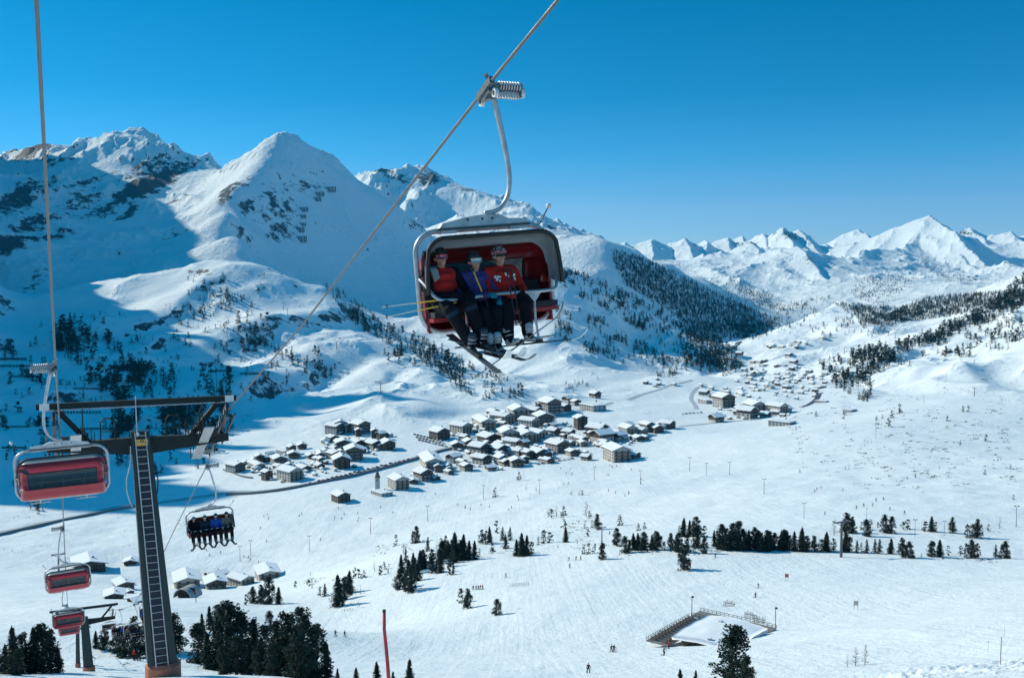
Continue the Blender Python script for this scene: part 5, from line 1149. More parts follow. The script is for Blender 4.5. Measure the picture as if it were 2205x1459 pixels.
HOUSES = {
 'among the houses at the lower left': [(192,1224,74,'D'),(282,1213,26,'S'),(266,1266,44,'K'),(246,1288,42,'C'),(300,1296,40,'S'),(402,1262,60,'H'),(466,1243,42,'C'),(464,1266,46,'C'),(518,1258,50,'H'),(576,1243,54,'H')],
 'at the left end of the village': [(507,1014,44,'K'),(552,1006,48,'W'),(600,1000,40,'K'),(575,1032,26,'T'),(624,1032,60,'H'),(656,1013,28,'S'),(632,985,30,'C'),(650,966,24,'S'),(612,975,40,'F'),(668,986,22,'S'),(690,985,20,'S'),(688,1008,24,'S'),(676,1002,18,'S')],
 'in the upper left quarter of the village': [(722,932,46,'K'),(748,928,46,'K'),(776,931,46,'K'),(716,948,30,'D'),(740,966,40,'C'),(768,964,40,'D'),(806,965,40,'C'),(834,966,38,'D'),(720,985,38,'C'),(762,988,46,'K'),(735,1006,44,'D'),(828,940,22,'S'),(700,975,20,'S')],
 'below the valley road': [(734,1078,44,'D'),(822,1064,50,'F'),(858,1050,50,'H'),(880,1036,44,'F'),(911,1032,44,'C'),(928,1004,62,'W'),(978,994,36,'K'),(1004,1012,30,'C'),(958,1006,26,'S')],
 'along the back street of the village': [(946,944,46,'D'),(992,931,50,'H'),(1042,921,50,'W'),(1080,911,54,'H'),(1062,894,30,'S'),(1116,904,50,'H'),(1147,896,44,'K'),(1184,888,56,'K'),(1213,882,34,'D'),(1224,867,28,'C'),(1281,856,30,'S'),(1276,882,56,'F'),(1028,908,24,'S'),(1240,872,22,'C')],
 'in the crowded village centre': [(1052,953,50,'D'),(1093,951,44,'H'),(1100,938,40,'C'),(1138,921,44,'H'),(1170,914,44,'K'),(1132,951,48,'H'),(1157,946,46,'H'),(1032,978,46,'C'),(1075,978,44,'D'),(1104,963,44,'H'),(1037,997,42,'C'),(1080,998,34,'C'),(1112,980,38,'H'),(1138,982,38,'S'),(1160,985,44,'D'),(1200,972,52,'K'),(1216,958,46,'W'),(1252,953,30,'K'),(1250,922,30,'T'),(1112,1003,34,'C'),(1190,936,30,'C'),(1224,938,30,'C'),(1128,934,30,'S'),(1010,962,30,'C'),(984,966,28,'S'),(1000,948,26,'C'),(1078,960,26,'S'),(1180,996,28,'C'),(1056,1012,24,'S'),(1232,980,28,'C')],
 'at the right end of the village': [(1286,937,48,'D'),(1296,953,56,'C'),(1334,948,34,'C'),(1352,938,38,'H'),(1377,936,34,'H'),(1328,990,56,'H'),(1394,928,32,'K'),(1436,922,36,'D'),(1414,930,28,'D'),(1352,922,24,'S'),(1366,986,26,'S'),(1262,990,24,'S')],
 'in the hotel group on the knoll': [(1522,868,34,'F'),(1558,876,46,'K'),(1624,891,40,'H'),(1608,900,44,'C'),(1672,891,44,'H'),(1692,888,28,'K'),(1542,908,38,'S'),(1684,914,58,'F'),(1769,866,30,'F'),(1830,886,34,'F'),(1540,858,26,'S'),(1516,850,24,'S'),(1648,898,24,'S')],
 'in the far valley beyond the village': [(1646,788,24,'F'),(1592,766,18,'S'),(1709,783,20,'S'),(1698,767,16,'S'),(1772,730,14,'S'),(1716,742,16,'F'),(1684,750,14,'S'),(1664,747,14,'S'),(1735,742,10,'S')],
}
rnd = random.Random(23)
FARP = [([(1625,775),(1700,790),(1790,800),(1800,830),(1740,850),(1600,845),(1560,815)], 62, (9,15)), ([(1500,830),(1600,842),(1620,860),(1540,850)], 10, (10,15)), ([(1655,738),(1725,735),(1730,752),(1650,752)], 12, (7,10)), ([(1400,812),(1470,812),(1480,826),(1380,838)], 5, (9,13))]
L_ = HOUSES['in the far valley beyond the village']
for P, cnt, (a, b) in FARP:
    for x, y in sample(P, cnt, rnd): L_.append((x, y, rnd.uniform(a, b), rnd.choice('SSCCHF')))
VILP = [('at the left end of the village', [(500,1010),(560,985),(700,965),(720,1005),(600,1035)], 26), ('in the upper left quarter of the village', [(690,960),(720,920),(850,935),(850,975),(760,1000)], 26),
 ('in the crowded village centre', [(1000,955),(1080,925),(1190,905),(1260,935),(1270,975),(1150,1000),(1020,1010)], 70), ('along the back street of the village', [(930,945),(1060,900),(1180,880),(1200,895),(1060,930)], 26),
 ('at the right end of the village', [(1260,945),(1380,925),(1450,915),(1380,950),(1290,965)], 28), ('below the valley road', [(860,1040),(930,995),(1010,990),(1010,1015),(900,1045)], 12), ('in the hotel group on the knoll', [(1500,860),(1620,875),(1700,880),(1690,900),(1580,895)], 12),
 ('among the houses at the lower left', [(240,1270),(300,1240),(310,1300),(250,1300)], 4)]
FILL = [([(490,1012),(560,980),(700,955),(860,965),(760,1008),(600,1040)], 60), ([(930,950),(1060,895),(1230,875),(1290,935),(1440,915),(1390,950),(1250,985),(1150,1005),(1010,1018),(900,1035)], 110), ([(1500,872),(1640,880),(1720,890),(1690,912),(1560,905)], 16), ([(1640,800),(1790,820),(1800,845),(1700,870),(1600,860)], 30)]
for P, cnt in FILL:
    for x, y in sample(P, cnt, rnd): HOUSES['in the far valley beyond the village'].append((x, y, rnd.uniform(7.5, 11.5), 'S'))
for ph, P, cnt in VILP:
    for x, y in sample(P, cnt, rnd): HOUSES[ph].append((x, y, rnd.uniform(13, 26), rnd.choice('SCSKTSH')))
hproto = {k: house(*v) for k, v in HT.items()}; hused = set()
def hides(o):
    return [c for c in o.children]
farp = {}
ALLW = sorted([t[2] for L_ in HOUSES.values() for t in L_], reverse=True); WMIN = ALLW[min(299, len(ALLW)-1)]
tiny = MB()
for ph, L_ in HOUSES.items():
    for t in [t for t in L_ if t[2] < WMIN]:      # the smallest of the far houses, a few pixels each, as one object
        p = hit(t[0], t[1], 60); k = t[2]*p.y/F*.8; M_ = Matrix.Rotation(R(rnd.uniform(-78, -38)), 3, 'Z'); h_ = k*rnd.uniform(.45, .7)
        tiny.box(p+Vector((0,0,h_*.3)), (k, k*.85, h_*1.4), M_, rnd.choice((0, 0, 1)))
        q = [M_ @ Vector(v)+p+Vector((0,0,h_)) for v in ((-.62*k,-.56*k,0),(.62*k,-.56*k,0),(.62*k,0,.26*k),(-.62*k,0,.26*k),(.62*k,.56*k,0),(-.62*k,.56*k,0),(-.62*k,-.56*k,-.09*k),(.62*k,-.56*k,-.09*k),(.62*k,.56*k,-.09*k),(-.62*k,.56*k,-.09*k))]
        tiny.add(q, [(0,1,2,3),(3,2,4,5),(6,7,1,0),(7,8,4,2,1),(8,9,5,4),(9,6,0,3,5),(9,8,7,6)], 2)
    L_ = sorted([t for t in L_ if t[2] >= WMIN], key=lambda t: t[0])
    hp = hits([t[0] for t in L_], [t[1] for t in L_], 60); cnt = {}; tot = {}
    for t in L_: tot[t[3]] = tot.get(t[3], 0)+1
    for t, p in zip(L_, hp):
        if np.isnan(p[0]): continue
        px, py, wpx, k = t; L, Wd, fl, kd = HT[k]; yaw = R(rnd.uniform(-78, -38) if rnd.random() < .85 else rnd.uniform(20, 50))
        app = L*abs(math.cos(yaw))+Wd*abs(math.sin(yaw)); sc = min(1.5, max(.45, wpx*(1.25 if 'lower left' in ph else 1)*p[1]/F/app))
        if ph.startswith('in the far') and k in 'SCHF':
            # a few pixels each: walls and roof only
            if k not in farp:
                r = empty('chalet'); src = hproto[k]
                for c in src.children:
                    if c.name.split('.')[0] in ('wall', 'roof'):
                        q = c.copy(); C.objects.link(q); q.parent = r
                farp[k] = r; o = r
            else: o = copy_tree(farp[k])
        elif k not in hused: o = hproto[k]; hused.add(k)
        else: o = copy_tree(hproto[k])
        o.location = (p[0], p[1], p[2]-.5); o.rotation_euler = (0, 0, yaw); o.scale = (sc, sc, sc*rnd.uniform(.66, .92)*(.72 if 'lower left' in ph else 1))
        i = cnt.get(k, 0); cnt[k] = i+1
        tag(o, (HNAME[k]+' '+ph) if tot[k] == 1 else f'{ordn(i)} {HNAME[k]} from the left {ph}', 'building', 'houses '+ph)
tag(tiny.build('far_chalets', [PLAST, WOOD, SNOWC]), 'the smallest snow roofed houses scattered between the larger ones and up the far valley', 'houses', kind='stuff')
# ---------------------------------------------------------------- roads, walls, cars
ROADM = mat('packed grey road snow', (.42,.47,.52), .7, noise=.25, nscale=.2, bump=.2, bscale=.5); ASPH = mat('wet asphalt', (.06,.065,.07), .6, noise=.3, nscale=.3)
def road(name, P, width, mt, dz=.25):
    hp = hits([p[0] for p in P], [p[1] for p in P], 200); pts_ = spline([Vector(q) for q in hp if not np.isnan(q[0])], 8); m = MB(); rows = []
    for i, p in enumerate(pts_):
        t = (pts_[min(i+1, len(pts_)-1)]-pts_[max(i-1, 0)]); t.z = 0; t.normalize(); s_ = Vector((-t.y, t.x, 0)); row = []
        for q in (-.5, -.25, 0, .25, .5):
            a = p+s_*width*q; row.append((a.x, a.y, float(H(np.array([a.x]), np.array([a.y]))[0])+dz))
        rows.append(row)
    m.grid(rows); o = m.build(name, mt, None, True); tag(o, kind='structure'); return pts_
VR = [(-20,1152),(100,1124),(200,1104),(300,1086),(480,1062),(560,1058),(640,1046),(720,1030),(800,1012),(880,990),(950,968),(1010,958)]
vr = road('road', VR, 9, ROADM)
road('road', [(1010,944),(1060,930),(1150,905),(1230,890),(1300,872),(1360,858),(1420,838),(1490,818)], 8, ROADM)
road('road', [(1588,762),(1580,748),(1590,735),(1606,722),(1640,716)], 16, ASPH)
road('road', [(1500,880),(1488,858),(1498,838),(1520,828)], 6, ROADM)
road('road', [(1462,918),(1560,908),(1640,902)], 7, ROADM)
road('road', [(1725,876),(1755,862),(1762,846),(1740,836)], 7, ASPH)
def wall_run(P, h, label):
    hp = hits([p[0] for p in P], [p[1] for p in P], 200); pts_ = spline([Vector(q) for q in hp], 8); m = MB(); a = []; b = []
    for p in pts_: a.append(p+Vector((0,0,-2))); b.append(p+Vector((0,0,h)))
    off = [Vector((0,-.5,0))]*len(pts_)
    m.grid([[q+Vector((0,-.4,0)) for q in a], [q+Vector((0,-.4,0)) for q in b], [q+Vector((0,.4,0)) for q in b], [q+Vector((0,.4,0)) for q in a]])
    tag(m.build('retaining_wall', STONE), label, 'wall')
wall_run([(-20,1158),(100,1130),(200,1109),(310,1088)], 2.2, 'dark retaining wall under the road at the far left')
wall_run([(486,1066),(560,1062),(640,1050),(720,1034),(800,1016),(880,994),(950,972),(1005,962)], 2.2, 'long dark retaining wall along the valley road below the village')
wall_run([(480,1012),(520,1026),(545,1030)], 1.6, 'short dark stone wall at the left end of the village')
CARC = [mat('car paint '+n, c, .3, .2) for n, c in (('black', (.015,.016,.02)), ('silver', (.35,.36,.38)), ('dark red', (.25,.02,.02)), ('dark blue', (.02,.04,.12)), ('white', (.7,.7,.7)))]
def car(pm):
    r = empty('parked_car'); b = MB()
    b.grid([[(x, y, z) for x, z in ((-2.1,.35),(-2.1,.85),(-1.75,.95),(-1.2,1.42),(.35,1.45),(1.05,.98),(2.0,.85),(2.15,.6),(2.15,.35))] for y in (-.85, .85)], thick=.02)
    for y in (-.85, .85): b.add([(x, y, z) for x, z in ((-2.1,.35),(-2.1,.85),(-1.75,.95),(-1.2,1.42),(.35,1.45),(1.05,.98),(2.0,.85),(2.15,.6),(2.15,.35))], [tuple(range(9))])
    b.build('body', pm, r)
    g = MB(); g.box((-.35,0,1.16), (1.9,1.76,.36), top=.82); g.build('glass', GLASS, r)
    for x in (-1.35, 1.35):
        for y in (-.85, .85):
            w_ = MB(); w_.tube([(x,y-.1,.33),(x,y+.1,.33)], .33, 12); w_.build('wheel', BLACK, r)
    return r
cp = [car(c) for c in CARC]; cu = set()
def put_cars(P, label, group, yawf):
    P = sorted(P)
    hp = hits([p[0] for p in P], [p[1] for p in P], 200)
    for i, p in enumerate(hp):
        k = rnd.randrange(5) if rnd.random() < .6 else 0; o = cp[k] if k not in cu else copy_tree(cp[k]); cu.add(k)
        o.location = (p[0], p[1], p[2]+.25); o.rotation_euler = (0,0,yawf+rnd.uniform(-.1,.1)); tag(o, ordn(i)+' car from the left '+label, 'car', group)
put_cars([(893+x*7+y*5, 936+y*6+x*1.7) for y in range(3) for x in range(9)], 'in the snowy car park behind the houses', 'cars in the village car park', R(70))
put_cars([(640+i*9.6, 1049-i*2.35+rnd.uniform(-1,1)) for i in range(28)], 'in the line parked along the valley road', 'cars lined up along the valley road', R(25))
put_cars([(1238+i*9, 868+i*1.2) for i in range(7)]+[(1470+i*8, 892-i*.6) for i in range(6)]+[(1160+i*9, 1000-i*1.5) for i in range(9)], 'among those parked between the hotels', 'cars between the hotels', R(50))
for i, k in enumerate(cp):
    if i not in cu:
        for c in list(k.children): bpy.data.objects.remove(c)
        bpy.data.objects.remove(k)
# church with its pointed spire
chp = hit(813, 1052, 200); cr0 = empty('church', chp); tag(cr0, 'church tower with dark pointed spire beside the pale flat buildings', 'church')
m = MB(); m.box((0,0,4), (3.6,3.6,12)); m.build('tower', PLAST, cr0); m = MB(); m.tube([(0,0,10),(0,0,11),(0,0,17.5)], [2.9,2.2,.05], 8); m.build('spire', TIN, cr0)
m = MB(); m.box((-1.9,0,8.0), (.2,1.0,1.6)); m.box((0,-1.9,8.0), (1.0,.2,1.6)); m.build('belfry_opening', GLASS, cr0)
# ---------------------------------------------------------------- skiers on the pistes
def stander(label, cj, cp_, hat, pose=0):
    root = empty('person'); mats = [cj, cp_, SKIN, K_BLACK, hat]
    k = .06*pose
    caps = [((-.07,0,.92), (.07,0,.92), .13, .13, 1), ((0,0,1.0), (0,-.06,1.35), .16, .17, 0), ((-.15,-.07,1.42), (.15,-.07,1.42), .09, .09, 0), ((0,-.08,1.48), (0,-.10,1.58), .06, .06, 2), ((0,-.10,1.66), (0,-.09,1.70), .10, .105, 2), ((0,-.07,1.72), (0,-.07,1.74), .112, .11, 4),
            ((0,-.20,1.66), (0,-.205,1.64), .015, .02, 2)]
    for sg in (-1, 1):
        kn = (sg*(.13+k),-.18,.52); an = (sg*(.16+k),-.02,.10)
        caps += [((sg*.09,0,.90), kn, .11, .085, 1), (kn, an, .085, .065, 1), (an, (sg*(.16+k),-.16,.07), .07, .06, 3), ((sg*.20,-.06,1.42), (sg*.33,-.10,1.14), .08, .065, 0), ((sg*.33,-.10,1.14), (sg*.34,-.38,1.05), .06, .05, 0)]
        c = []; hand(c, (sg*.34,-.40,1.04), (0,-1,-.1), -sg, 3, 1.3); caps += c
    fuse('body', caps, mats, root, .03, 1)
    for sg in (-1, 1):
        m = MB(); rows = []
        for q in range(9):
            t = q/8; y = .75-1.65*t; z = .02+(.12*max(0, t-.86)/.14); rows.append([(sg*(.16+k)-.05, y, z), (sg*(.16+k)+.05, y, z)])
        m.grid(rows, thick=.03); m.build('ski', SKID, root)
        m = MB(); m.tube([(sg*.34,-.44,1.15), (sg*.46,-.25,.02)], .014, 5); p = m.build('pole', POLE, root)
    tag(root, label, 'skier'); return root
SK = [stander('x', K_BLACK, K_BLACK, K_BLACK, 1), stander('x', K_RED, K_BLACK, K_BLACK, 0), stander('x', K_NAVY, K_BLACK, K_RED, 2), stander('x', K_BLUE, K_NAVY, K_WHITE, 1), stander('x', K_PALE, K_BLACK, K_BLACK, 0)]
SKL = ['skier in black', 'skier in red jacket', 'skier in dark navy', 'skier in blue jacket', 'skier in sand brown jacket']
rnd = random.Random(31); su = set()
PEOPLE = [(1267,1448,0,'near the bottom edge of the piste'),(1316,1403,2,'standing to the left below the snowed in hut'),(1322,1404,0,'close behind another one left of the hut'),(1441,1396,1,'just below the front corner of the hut'),(1429,1410,4,'below the skier in red under the hut'),
 (1626,1286,0,'upright on the piste above the hut, right side'),(1632,1265,3,'small figure above right of the hut'),(1541,1200,0,'under the right end of the tree row'),(1089,1242,2,'alone above the small snow fence'),(1226,1206,0,'left of a pair above the open piste'),(1241,1205,2,'left one of a pair below the trees'),(1250,1205,0,'right one of a pair below the trees'),(1227,1222,1,'skiing below the pair under the trees'),
 (722,1370,0,'left one of two on the piste left of the red pole'),(742,1371,2,'right one of two on the piste left of the red pole'),(1019,1269,1,'first in the ski school queue'),(1025,1269,0,'second in the ski school queue'),(1030,1269,4,'third in the ski school queue'),(1035,1268,2,'fourth in the ski school queue'),(1039,1268,1,'last in the ski school queue'),
 (1485,1224,1,'beside the lone leaning pine'),(1312,1150,0,'between the trees of the bumpy rise'),(288,1421,1,'left of two walkers below the pines'),(300,1422,0,'right of two walkers below the pines'),(196,1432,0,'beside the foot of the slim pylon'),(2166,1200,0,'at the far right end of the tree row'),(836,1233,0,'beside the trees of the left tree line')]
for i, (px, py, k, wh) in enumerate(PEOPLE):
    p = hit(px, py, 60); o = SK[k] if k not in su else copy_tree(SK[k]); su.add(k)
    o.location = p; o.rotation_euler = (0,0,rnd.uniform(0, 6.28)); tag(o, SKL[k]+' '+wh, 'skier', 'skiers on the piste')
AREAS = [([(430,1130),(700,1090),(900,1090),(800,1140),(560,1220),(440,1200)], 26, 'on the wide run at the left'), ([(900,1060),(1150,1050),(1400,1020),(1380,1080),(1000,1110)], 20, 'on the run below the village'), ([(1200,1010),(1400,995),(1350,1030),(1220,1030)], 12, 'near the village lift'), ([(1650,1050),(2100,1040),(2000,1110),(1700,1110)], 12, 'on the upper right piste')]
for P, cnt, wh in AREAS:
    for n_, (x, y) in enumerate(sorted(sample(P, cnt, rnd, .4, 14))):
        k = rnd.randrange(5); o = copy_tree(SK[k]); o.location = hit(x, y, 60); o.rotation_euler = (0,0,rnd.uniform(0,6.28)); o.scale = (1.1,1.1,1.1)
        tag(o, ordn(n_)+' from the left of the tiny skiers '+wh, 'skier', 'distant skiers '+wh)
# ---------------------------------------------------------------- lamp masts, small lift pylons, signs, fences
MAST = mat('grey mast', (.12,.12,.13), .6, .3)
def lamp(h):
    r = empty('lamp_mast'); m = MB(); m.tube([(0,0,-.5),(0,0,h)], [.22,.12], 8); m.build('pole', MAST, r)
    for sg in (-1, 1):
        a = MB(); a.beam((0,0,h-.1), (sg*1.1,0,h), .12, .12); a.box((sg*1.1,-.15,h+.05), (.7,.5,.4), Matrix.Rotation(R(25), 3, 'X')); a.build('floodlight', MAST, r)
    return r
lp = None; LM = [(517,1208),(540,1196),(666,1186),(798,1148),(921,1122),(1041,1074),(1162,1062),(1280,1034),(1379,1042),(1485,1014),(1521,1024),(1571,1022),(1645,1064),(1731,1116),(1866,1118),(1970,1155),(2033,1152),(2188,1134),(1886,945),(1862,960),(1798,980),(1989,868),(2037,822),(2021,825)]
HPX = [34,34,34,34,34,30,30,30,30,30,28,28,34,34,24,38,32,46,18,14,14,16,16,12]
for i, ((x, y), h) in enumerate(zip(LM, HPX)):
    p = hit(x, y, 60); Hm = h*p.y/F
    if lp is None: lp = lamp(10); o = lp
    else: o = copy_tree(lp)
    o.location = p; o.scale = (Hm/10*.8, Hm/10*.8, Hm/10); o.rotation_euler = (0,0,rnd.uniform(-.3,.3)); tag(o, f'{ordn(i)} floodlight mast from the left on the open slopes' if i < 18 else f'{ordn(i-18)} thin mast counted on the far right hand slope', 'lamp mast', 'floodlight masts on the slopes')
def tpyl(h):
    r = empty('lift_pylon'); m = MB(); m.tube([(0,0,-1),(0,0,h)], [.42,.28], 8); m.build('mast', MAST, r)
    a = MB(); a.box((0,0,h), (5.2,.4,.35)); 
    for sg in (-1, 1): a.beam((0,0,h-1.1), (sg*2.0,0,h-.1), .16, .16)
    a.build('cross_arm', MAST, r)
    for sg in (-1, 1): b = MB(); b.beam((sg*2.4,-1.1,h+.15), (sg*2.4,1.1,h+.15), .2, .3); b.build('sheave_beam', MAST, r)
    return r
tp = None
for x, y, h, lab in ((1811,1199,78,'mast of a lift standing in front of the dense tree row'),(1296,1170,36,'dark mast between the pines of the bumpy rise'),(2098,853,18,'small T shaped lift mast on the far right slope'),(1928,728,12,'tiny lift mast on the hill at the far right'),
                  (725,752,18,'small lift mast on the sunny shelf of the left hill'),(820,846,22,'lift mast on the sunny gully above the village'),(610,668,16,'upper lift mast on the shaded left hill'),(619,678,14,'lower lift mast on the shaded left hill'),(127,1245,54,'dark lift mast between two red chairs on the left rope'),
                  (422,1296,24,'dark T shaped mast below the white hotel'),(672,1266,22,'small lift mast at the left end of the tree line'),(1818,760,12,'thin lift mast above the pine belt'),(570,598,9,'tiny mast on the lit shoulder')):
    p = hit(x, y, 60); Hm = h*p.y/F
    if tp is None: tp = tpyl(10); o = tp
    else: o = copy_tree(tp)
    o.location = p; o.scale = (Hm/10,)*3; o.rotation_euler = (0,0,R(25)+rnd.uniform(-.3,.3)); tag(o, lab, 'lift pylon', 'small pylons of other lifts')
# red marker pole close to the camera
pp = at(838, 1545, 20); tp2 = at(829, 1317, 20.2); m = MB(); RP = mat('red painted pole', (.50,.035,.05), .6, noise=.35, nscale=3, bump=.4); q = [pp.lerp(tp2, t/6)+Vector((rnd.uniform(-.008,.008)+.03*math.sin(t*.9),0,0)) for t in range(7)]
q[0].z -= .6; m.tube(q, [.042,.041,.040,.038,.037,.035,.033], 10, 0); m.tube([q[-1], q[-1]+Vector((0,0,.05))], .036, 10, 1); tag(m.build('marker_pole', [RP, BLACK], None, True), 'crooked red wooden marker pole standing in the near snow', 'pole')
SIG = [(1843,1312,10,(.5,.45,.38),'small wooden notice board on the right of the piste'),(1694,1250,8,(.5,.12,.12),'small red notice board above the hut'),(772,1308,6,(.4,.36,.3),'small square board left of the red pole'),(1484,1225,8,(.5,.05,.06),'red board at the foot of the lone leaning pine')]
for x, y, w_, c, lab in SIG:
    p = hit(x, y, 60); k = w_*p.y/F; r = empty('sign', p, (0,0,R(-8))); tag(r, lab, 'sign'); m = MB(); m.box((0,0,k*1.5), (k,.06,k)); m.build('board', mat('board', c, .7, noise=.3, nscale=4), r)
    for sg in (-1, 1): m = MB(); m.tube([(sg*k*.36,.05,-.3),(sg*k*.36,.05,k*1.7)], .05, 6); m.build('post', WOOD, r)
def fence(x0, y0, x1, y1, n_, h, lab, rails=2):
    hp = hits(np.linspace(x0, x1, n_), np.linspace(y0, y1, n_), 60); r = empty('fence', hp[0]); tag(r, lab, 'fence'); b = Vector(hp[0])
    for q in hp: q = Vector(q)-b; m = MB(); m.tube([q-Vector((0,0,.4)), q+Vector((0,0,h))], .06, 5); m.build('post', WOOD, r)
    for z in [h*(k+1)/(rails+.2) for k in range(rails)]:
        m = MB(); m.tube([Vector(q)-b+Vector((0,0,z)) for q in hp], .035, 5); m.build('rail', WOOD, r)
fence(1098,1263,1138,1260,9,1.3,'short pole fence in the middle of the open piste'); fence(736,1317,760,1313,5,1.0,'tiny pole row left of the red marker pole')
fence(660,1256,700,1246,5,1.2,'pole fence at the left end of the tree line')
for x, y, h in ((2154,1400,60),(2127,1374,60),(2162,1362,20)):
    p = at(x, y+14, 60 if y > 1399 else 130); g = hit(x, min(y+h*.5, 1458), 40); m = MB(); m.tube([g-Vector((0,0,.3)), g+Vector((.02,0,1.6))], .02, 5); tag(m.build('bamboo_pole', WOOD), {2154: 'thin bamboo pole nearest the lower right corner', 2127: 'thin bamboo pole left of the lower right corner', 2162: 'short bamboo pole near the lower right edge'}[x], 'pole')
# avalanche barriers: rows of steel racks on the shaded face, and rows of timber racks lower down
RACK = mat('rusty avalanche rack', (.03,.022,.018), .9)
def rack(n_, w_=3.4, h=3.6):
    m = MB()
    for k in range(n_):
        x = (k-(n_-1)/2)*w_
        for q in range(5): m.beam((x+.2+q*.62, -.5*0, 0), (x+.2+q*.62, 1.3, h), .5, .4)
        m.beam((x, .4, h*.3), (x+w_, .4, h*.3), .2, .2); m.beam((x, 1.0, h*.75), (x+w_, 1.0, h*.75), .2, .2); m.beam((x+.3, .9, h*.7), (x+.3, -2.2, -.6), .2, .2)
    return m
AV = [(709,414,30,6,'top right avalanche rack on the shaded pyramid'),(684,423,30,5,'second avalanche rack from the top'),(682,434,20,5,'third avalanche rack from the top'),(652,456,24,5,'fourth avalanche rack from the top'),(650,470,20,4,'fifth avalanche rack, middle of the lower column'),(650,487,18,4,'sixth avalanche rack, above the lowest pair'),(645,501,22,6,'second avalanche rack from the bottom'),(648,522,26,7,'lowest avalanche rack on the shaded pyramid')]
for x, y, w_, h, lab in AV:
    p = hit(x, y, 60); k = w_*p.y/F; n_ = max(3, int(k/5)); o = rack(n_, k/n_, 2.0*h*p.y/F).build('avalanche_barrier', RACK); o.location = p; o.rotation_euler = (0,0,R(-15)); tag(o, lab, 'avalanche barrier', 'avalanche racks on the shaded pyramid')
AV2 = [(20,775,70,4),(40,790,80,4),(60,812,60,3),(190,838,60,3),(190,872,70,4),(170,890,90,4),(215,925,80,4),(340,875,50,3),(380,905,60,3),(30,965,50,3),(30,920,60,3),(470,800,40,3),(540,806,44,3)]
for i, (x, y, w_, h) in enumerate([(a, b, c, d*1.35) for a, b, c, d in AV2]):
    hp = hits(np.linspace(x-w_/2, x+w_/2, 14), [y]*14, 60); m = MB()
    for q in hp:
        if np.isnan(q[0]): continue
        q = Vector(q); k = h*q.y/F
        for d_ in (-.3, .3): m.beam(q+Vector((d_*k,0,-.3)), q+Vector((d_*k,.4,k)), k*.22, k*.22)
        m.beam(q+Vector((-.34*k,.15,k*.6)), q+Vector((.34*k,.15,k*.6)), k*.2, k*.28)
    tag(m.build('avalanche_barrier', RACK), f'{ordn(i)} row of timber avalanche racks on the lower left slope', 'avalanche barrier', 'timber avalanche racks on the lower left slope')
# ---------------------------------------------------------------- snowed in restaurant with its terrace
HS = .74; HB = hit(1520, 1386, 60)-Vector((0,0,1.5)); hut = empty('mountain_hut', HB, (0,0,R(-38))); hut.scale = (HS,)*3; tag(hut, 'snow buried mountain restaurant with a railed wooden terrace on the piste', 'hut')
k = HB.y/F
DECK = mat('snowy deck boards', (.20,.20,.20), .8, noise=.5, nscale=.8)
m = MB(); m.box((2,6,.6), (17,20,5)); m.build('wall', WOODL, hut)
m = MB(); N_ = 15; rows = []
for i in range(N_):
    row = []
    for j in range(N_):
        u = -1+2*i/(N_-1); v = -1+2*j/(N_-1); row.append((2+10.5*u, 6+12.5*v, 3.5+.9*(1-abs(u)**2)+.5*(1-abs(v)**2)+.25*gnoise(np.array([u*3.]), np.array([v*3.]), 5)[0]))
    rows.append(row)
m.grid(rows, thick=-1.1); m.build('roof', SNOWC, hut, True)
for q, (x, y) in enumerate(((3.5,-4.5),(4.5,2),(5,9),(-1,12))):
    c = MB(); c.box((x,y,5.2), (.9,.9,1.8), mi=0); c.box((x,y,6.2), (1.2,1.2,.3), mi=1); c.build('chimney', [STONE, SNOWC], hut)
for i in range(8):
    m = MB(); m.box((-5.5+i*1.9,-4.08,2.2), (1.2,.14,1.3)); m.build('window', GLASS, hut)
def terrace(x0, y0, x1, y1, z, name, tables=True):
    m = MB(); m.box(((x0+x1)/2,(y0+y1)/2,z), (abs(x1-x0),abs(y1-y0),.3)); m.build('deck', DECK, hut)
    n1 = max(2, int(max(abs(x1-x0), abs(y1-y0))/1.5)); r = MB()
    for t in range(n1+1):
        for side in (0, 1):
            if abs(x1-x0) > abs(y1-y0): p = (x0+(x1-x0)*t/n1, (y0, y1)[side])
            else: p = ((x0, x1)[side], y0+(y1-y0)*t/n1)
            r.tube([(*p, z), (*p, z+1.15)], .07, 5)
    for side in (0, 1):
        for h in (.6, 1.15):
            if abs(x1-x0) > abs(y1-y0): r.beam((x0,(y0,y1)[side],z+h), (x1,(y0,y1)[side],z+h), .08, .12)
            else: r.beam(((x0,x1)[side],y0,z+h), ((x0,x1)[side],y1,z+h), .08, .12)
    r.build('railing', WOOD, hut)
terrace(-16.5,-9,-8.5,20,2.0,'a'); terrace(-16,20.5,12,27,2.2,'b')
tb = None; kk = 0
for i in range(13):
    for j in range(2):
        if rnd.random() < .15: continue
        lp_ = Vector((-14.6+j*3.8, -7+i*2.05, 2.18)); wp_ = hut.matrix_basis @ lp_ if False else (Matrix.Translation(HB) @ Matrix.Rotation(R(-38), 4, 'Z')) @ (lp_*HS)
        if tb is None:
            tb = empty('bench_table'); m = MB(); m.box((0,0,.74), (2.0,.75,.06)); m.build('table_top', WOOD, tb)
            for s_ in (-1, 1): m = MB(); m.box((0,s_*.65,.45), (2.0,.26,.05)); m.build('seat', WOOD, tb); m = MB(); m.beam((s_*.7,-.6,0), (s_*.7,.3,.72), .08, .08); m.beam((s_*.7,.6,0), (s_*.7,-.3,.72), .08, .08); m.build('leg', WOOD, tb)
            o = tb
        else: o = copy_tree(tb)
        o.location = wp_; o.rotation_euler = (0,0,R(-38)); o.scale = (.8,)*3; nt_ = nt_+1 if 'nt_' in dir() else 0; tag(o, ordn(nt_)+' wooden bench table from the front of the snowy hut terrace', 'table', 'bench tables on the hut terrace')
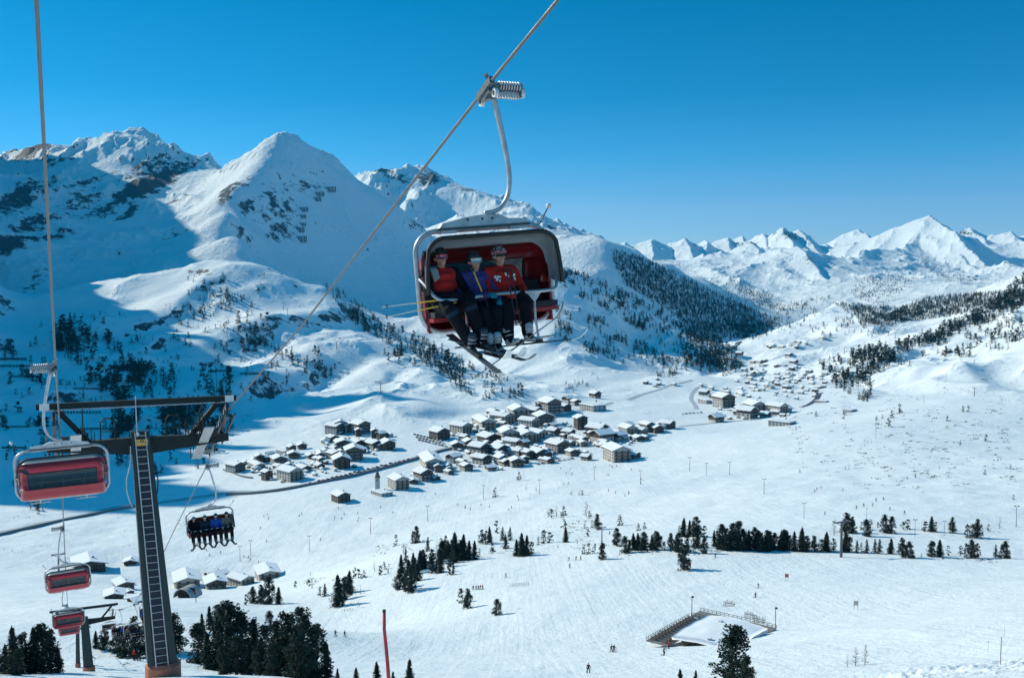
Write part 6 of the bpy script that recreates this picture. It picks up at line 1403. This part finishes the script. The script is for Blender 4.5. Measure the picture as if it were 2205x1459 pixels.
for x, y, z, ht, lab in ((-15.5,20,1.6,5.5,'lamp post at the left corner of the hut terrace'),(12,26,1.8,5.5,'lamp post at the back corner of the hut')):
    p = (Matrix.Translation(HB) @ Matrix.Rotation(R(-38), 4, 'Z')) @ (Vector((x, y, z))*HS); r = empty('lamp_post', p); tag(r, lab, 'lamp post', 'lamp posts of the hut'); m = MB(); m.tube([(0,0,-1),(0,0,ht)], .09, 6); m.build('pole', WOOD, r); m = MB(); m.box((.15,0,ht), (.6,.3,.4)); m.build('lantern', BLACK, r)
# stacked ski racks and timber frames round the hut
for x, y, lab in ((1432,1368,'ski rack at the foot of the terrace'),(1570,1305,'ski rack behind the hut, left one'),(1616,1330,'ski rack at the right of the hut, upper one'),(1634,1340,'ski rack at the right of the hut, lower one')):
    p = hit(x, y, 60); m = MB(); rd = random.Random(x)
    for q in range(12): m.beam((-1.6+q*.28,rd.uniform(-.3,.3),-.2), (-1.5+q*.28,rd.uniform(-.1,.3),rd.uniform(1.2,2.0)), .09, .05)
    m.beam((-1.7,.1,.9), (1.8,.1,.9), .1, .1); o = m.build('ski_rack', BLACK); o.location = p; o.rotation_euler = (0,0,R(-30)); tag(o, lab, 'ski rack', 'ski racks round the hut')
p = hit(1655,1364,60); m = MB(); m.tube([Vector((-.9,0,-.2)),Vector((-.9,0,1.6)),Vector((-.5,0,2.1)),Vector((.3,0,2.2)),Vector((.8,0,1.9)),Vector((.8,0,1.2))], .05, 6); o = m.build('tow_bow', MAST); o.location = p; tag(o, 'thin bent tube standing in the snow right of the hut', 'pole')
# snow gallery mouth below the white hotel
p = hit(392,1287,60); r = empty('snow_tunnel', p, (0,0,R(-20))); tag(r, 'half round dark tunnel mouth in the snow beside the tall pylon', 'tunnel'); m = MB(); rw = []
for y in (0, 9): rw.append([(5.5*math.cos(a), y, 5.0*math.sin(a)-.3) for a in [math.pi*t/14 for t in range(15)]])
m.grid(rw, thick=.4); m.build('vault', GREYW, r, True); m = MB(); m.box((0,3.5,1.5), (10.6,.2,6.4)); m.build('gate', BLACK, r)
# ---------------------------------------------------------------- the air between the mountains
m = MB(); zl, zh = float(GZ.min())-1.5, max(float(GZ.max()), 20)+8
m.box((0, 4000, (zl+zh)/2), (32000, 24000, zh-zl)); hz = m.build('haze', bpy.data.materials.new('haze air')); tag(hz, kind='stuff')
hm = hz.data.materials[0]; hm.use_nodes = True; ht = hm.node_tree; ht.nodes.clear(); ho = ht.nodes.new('ShaderNodeOutputMaterial'); hv = ht.nodes.new('ShaderNodeVolumePrincipled')
hv.inputs['Color'].default_value = (.02,.50,1,1); hv.inputs['Density'].default_value = 2.6e-5; hv.inputs['Anisotropy'].default_value = .2
ht.links.new(hv.outputs[0], ho.inputs['Volume'])
hm.cycles.homogeneous_volume = True if hasattr(hm.cycles, 'homogeneous_volume') else None
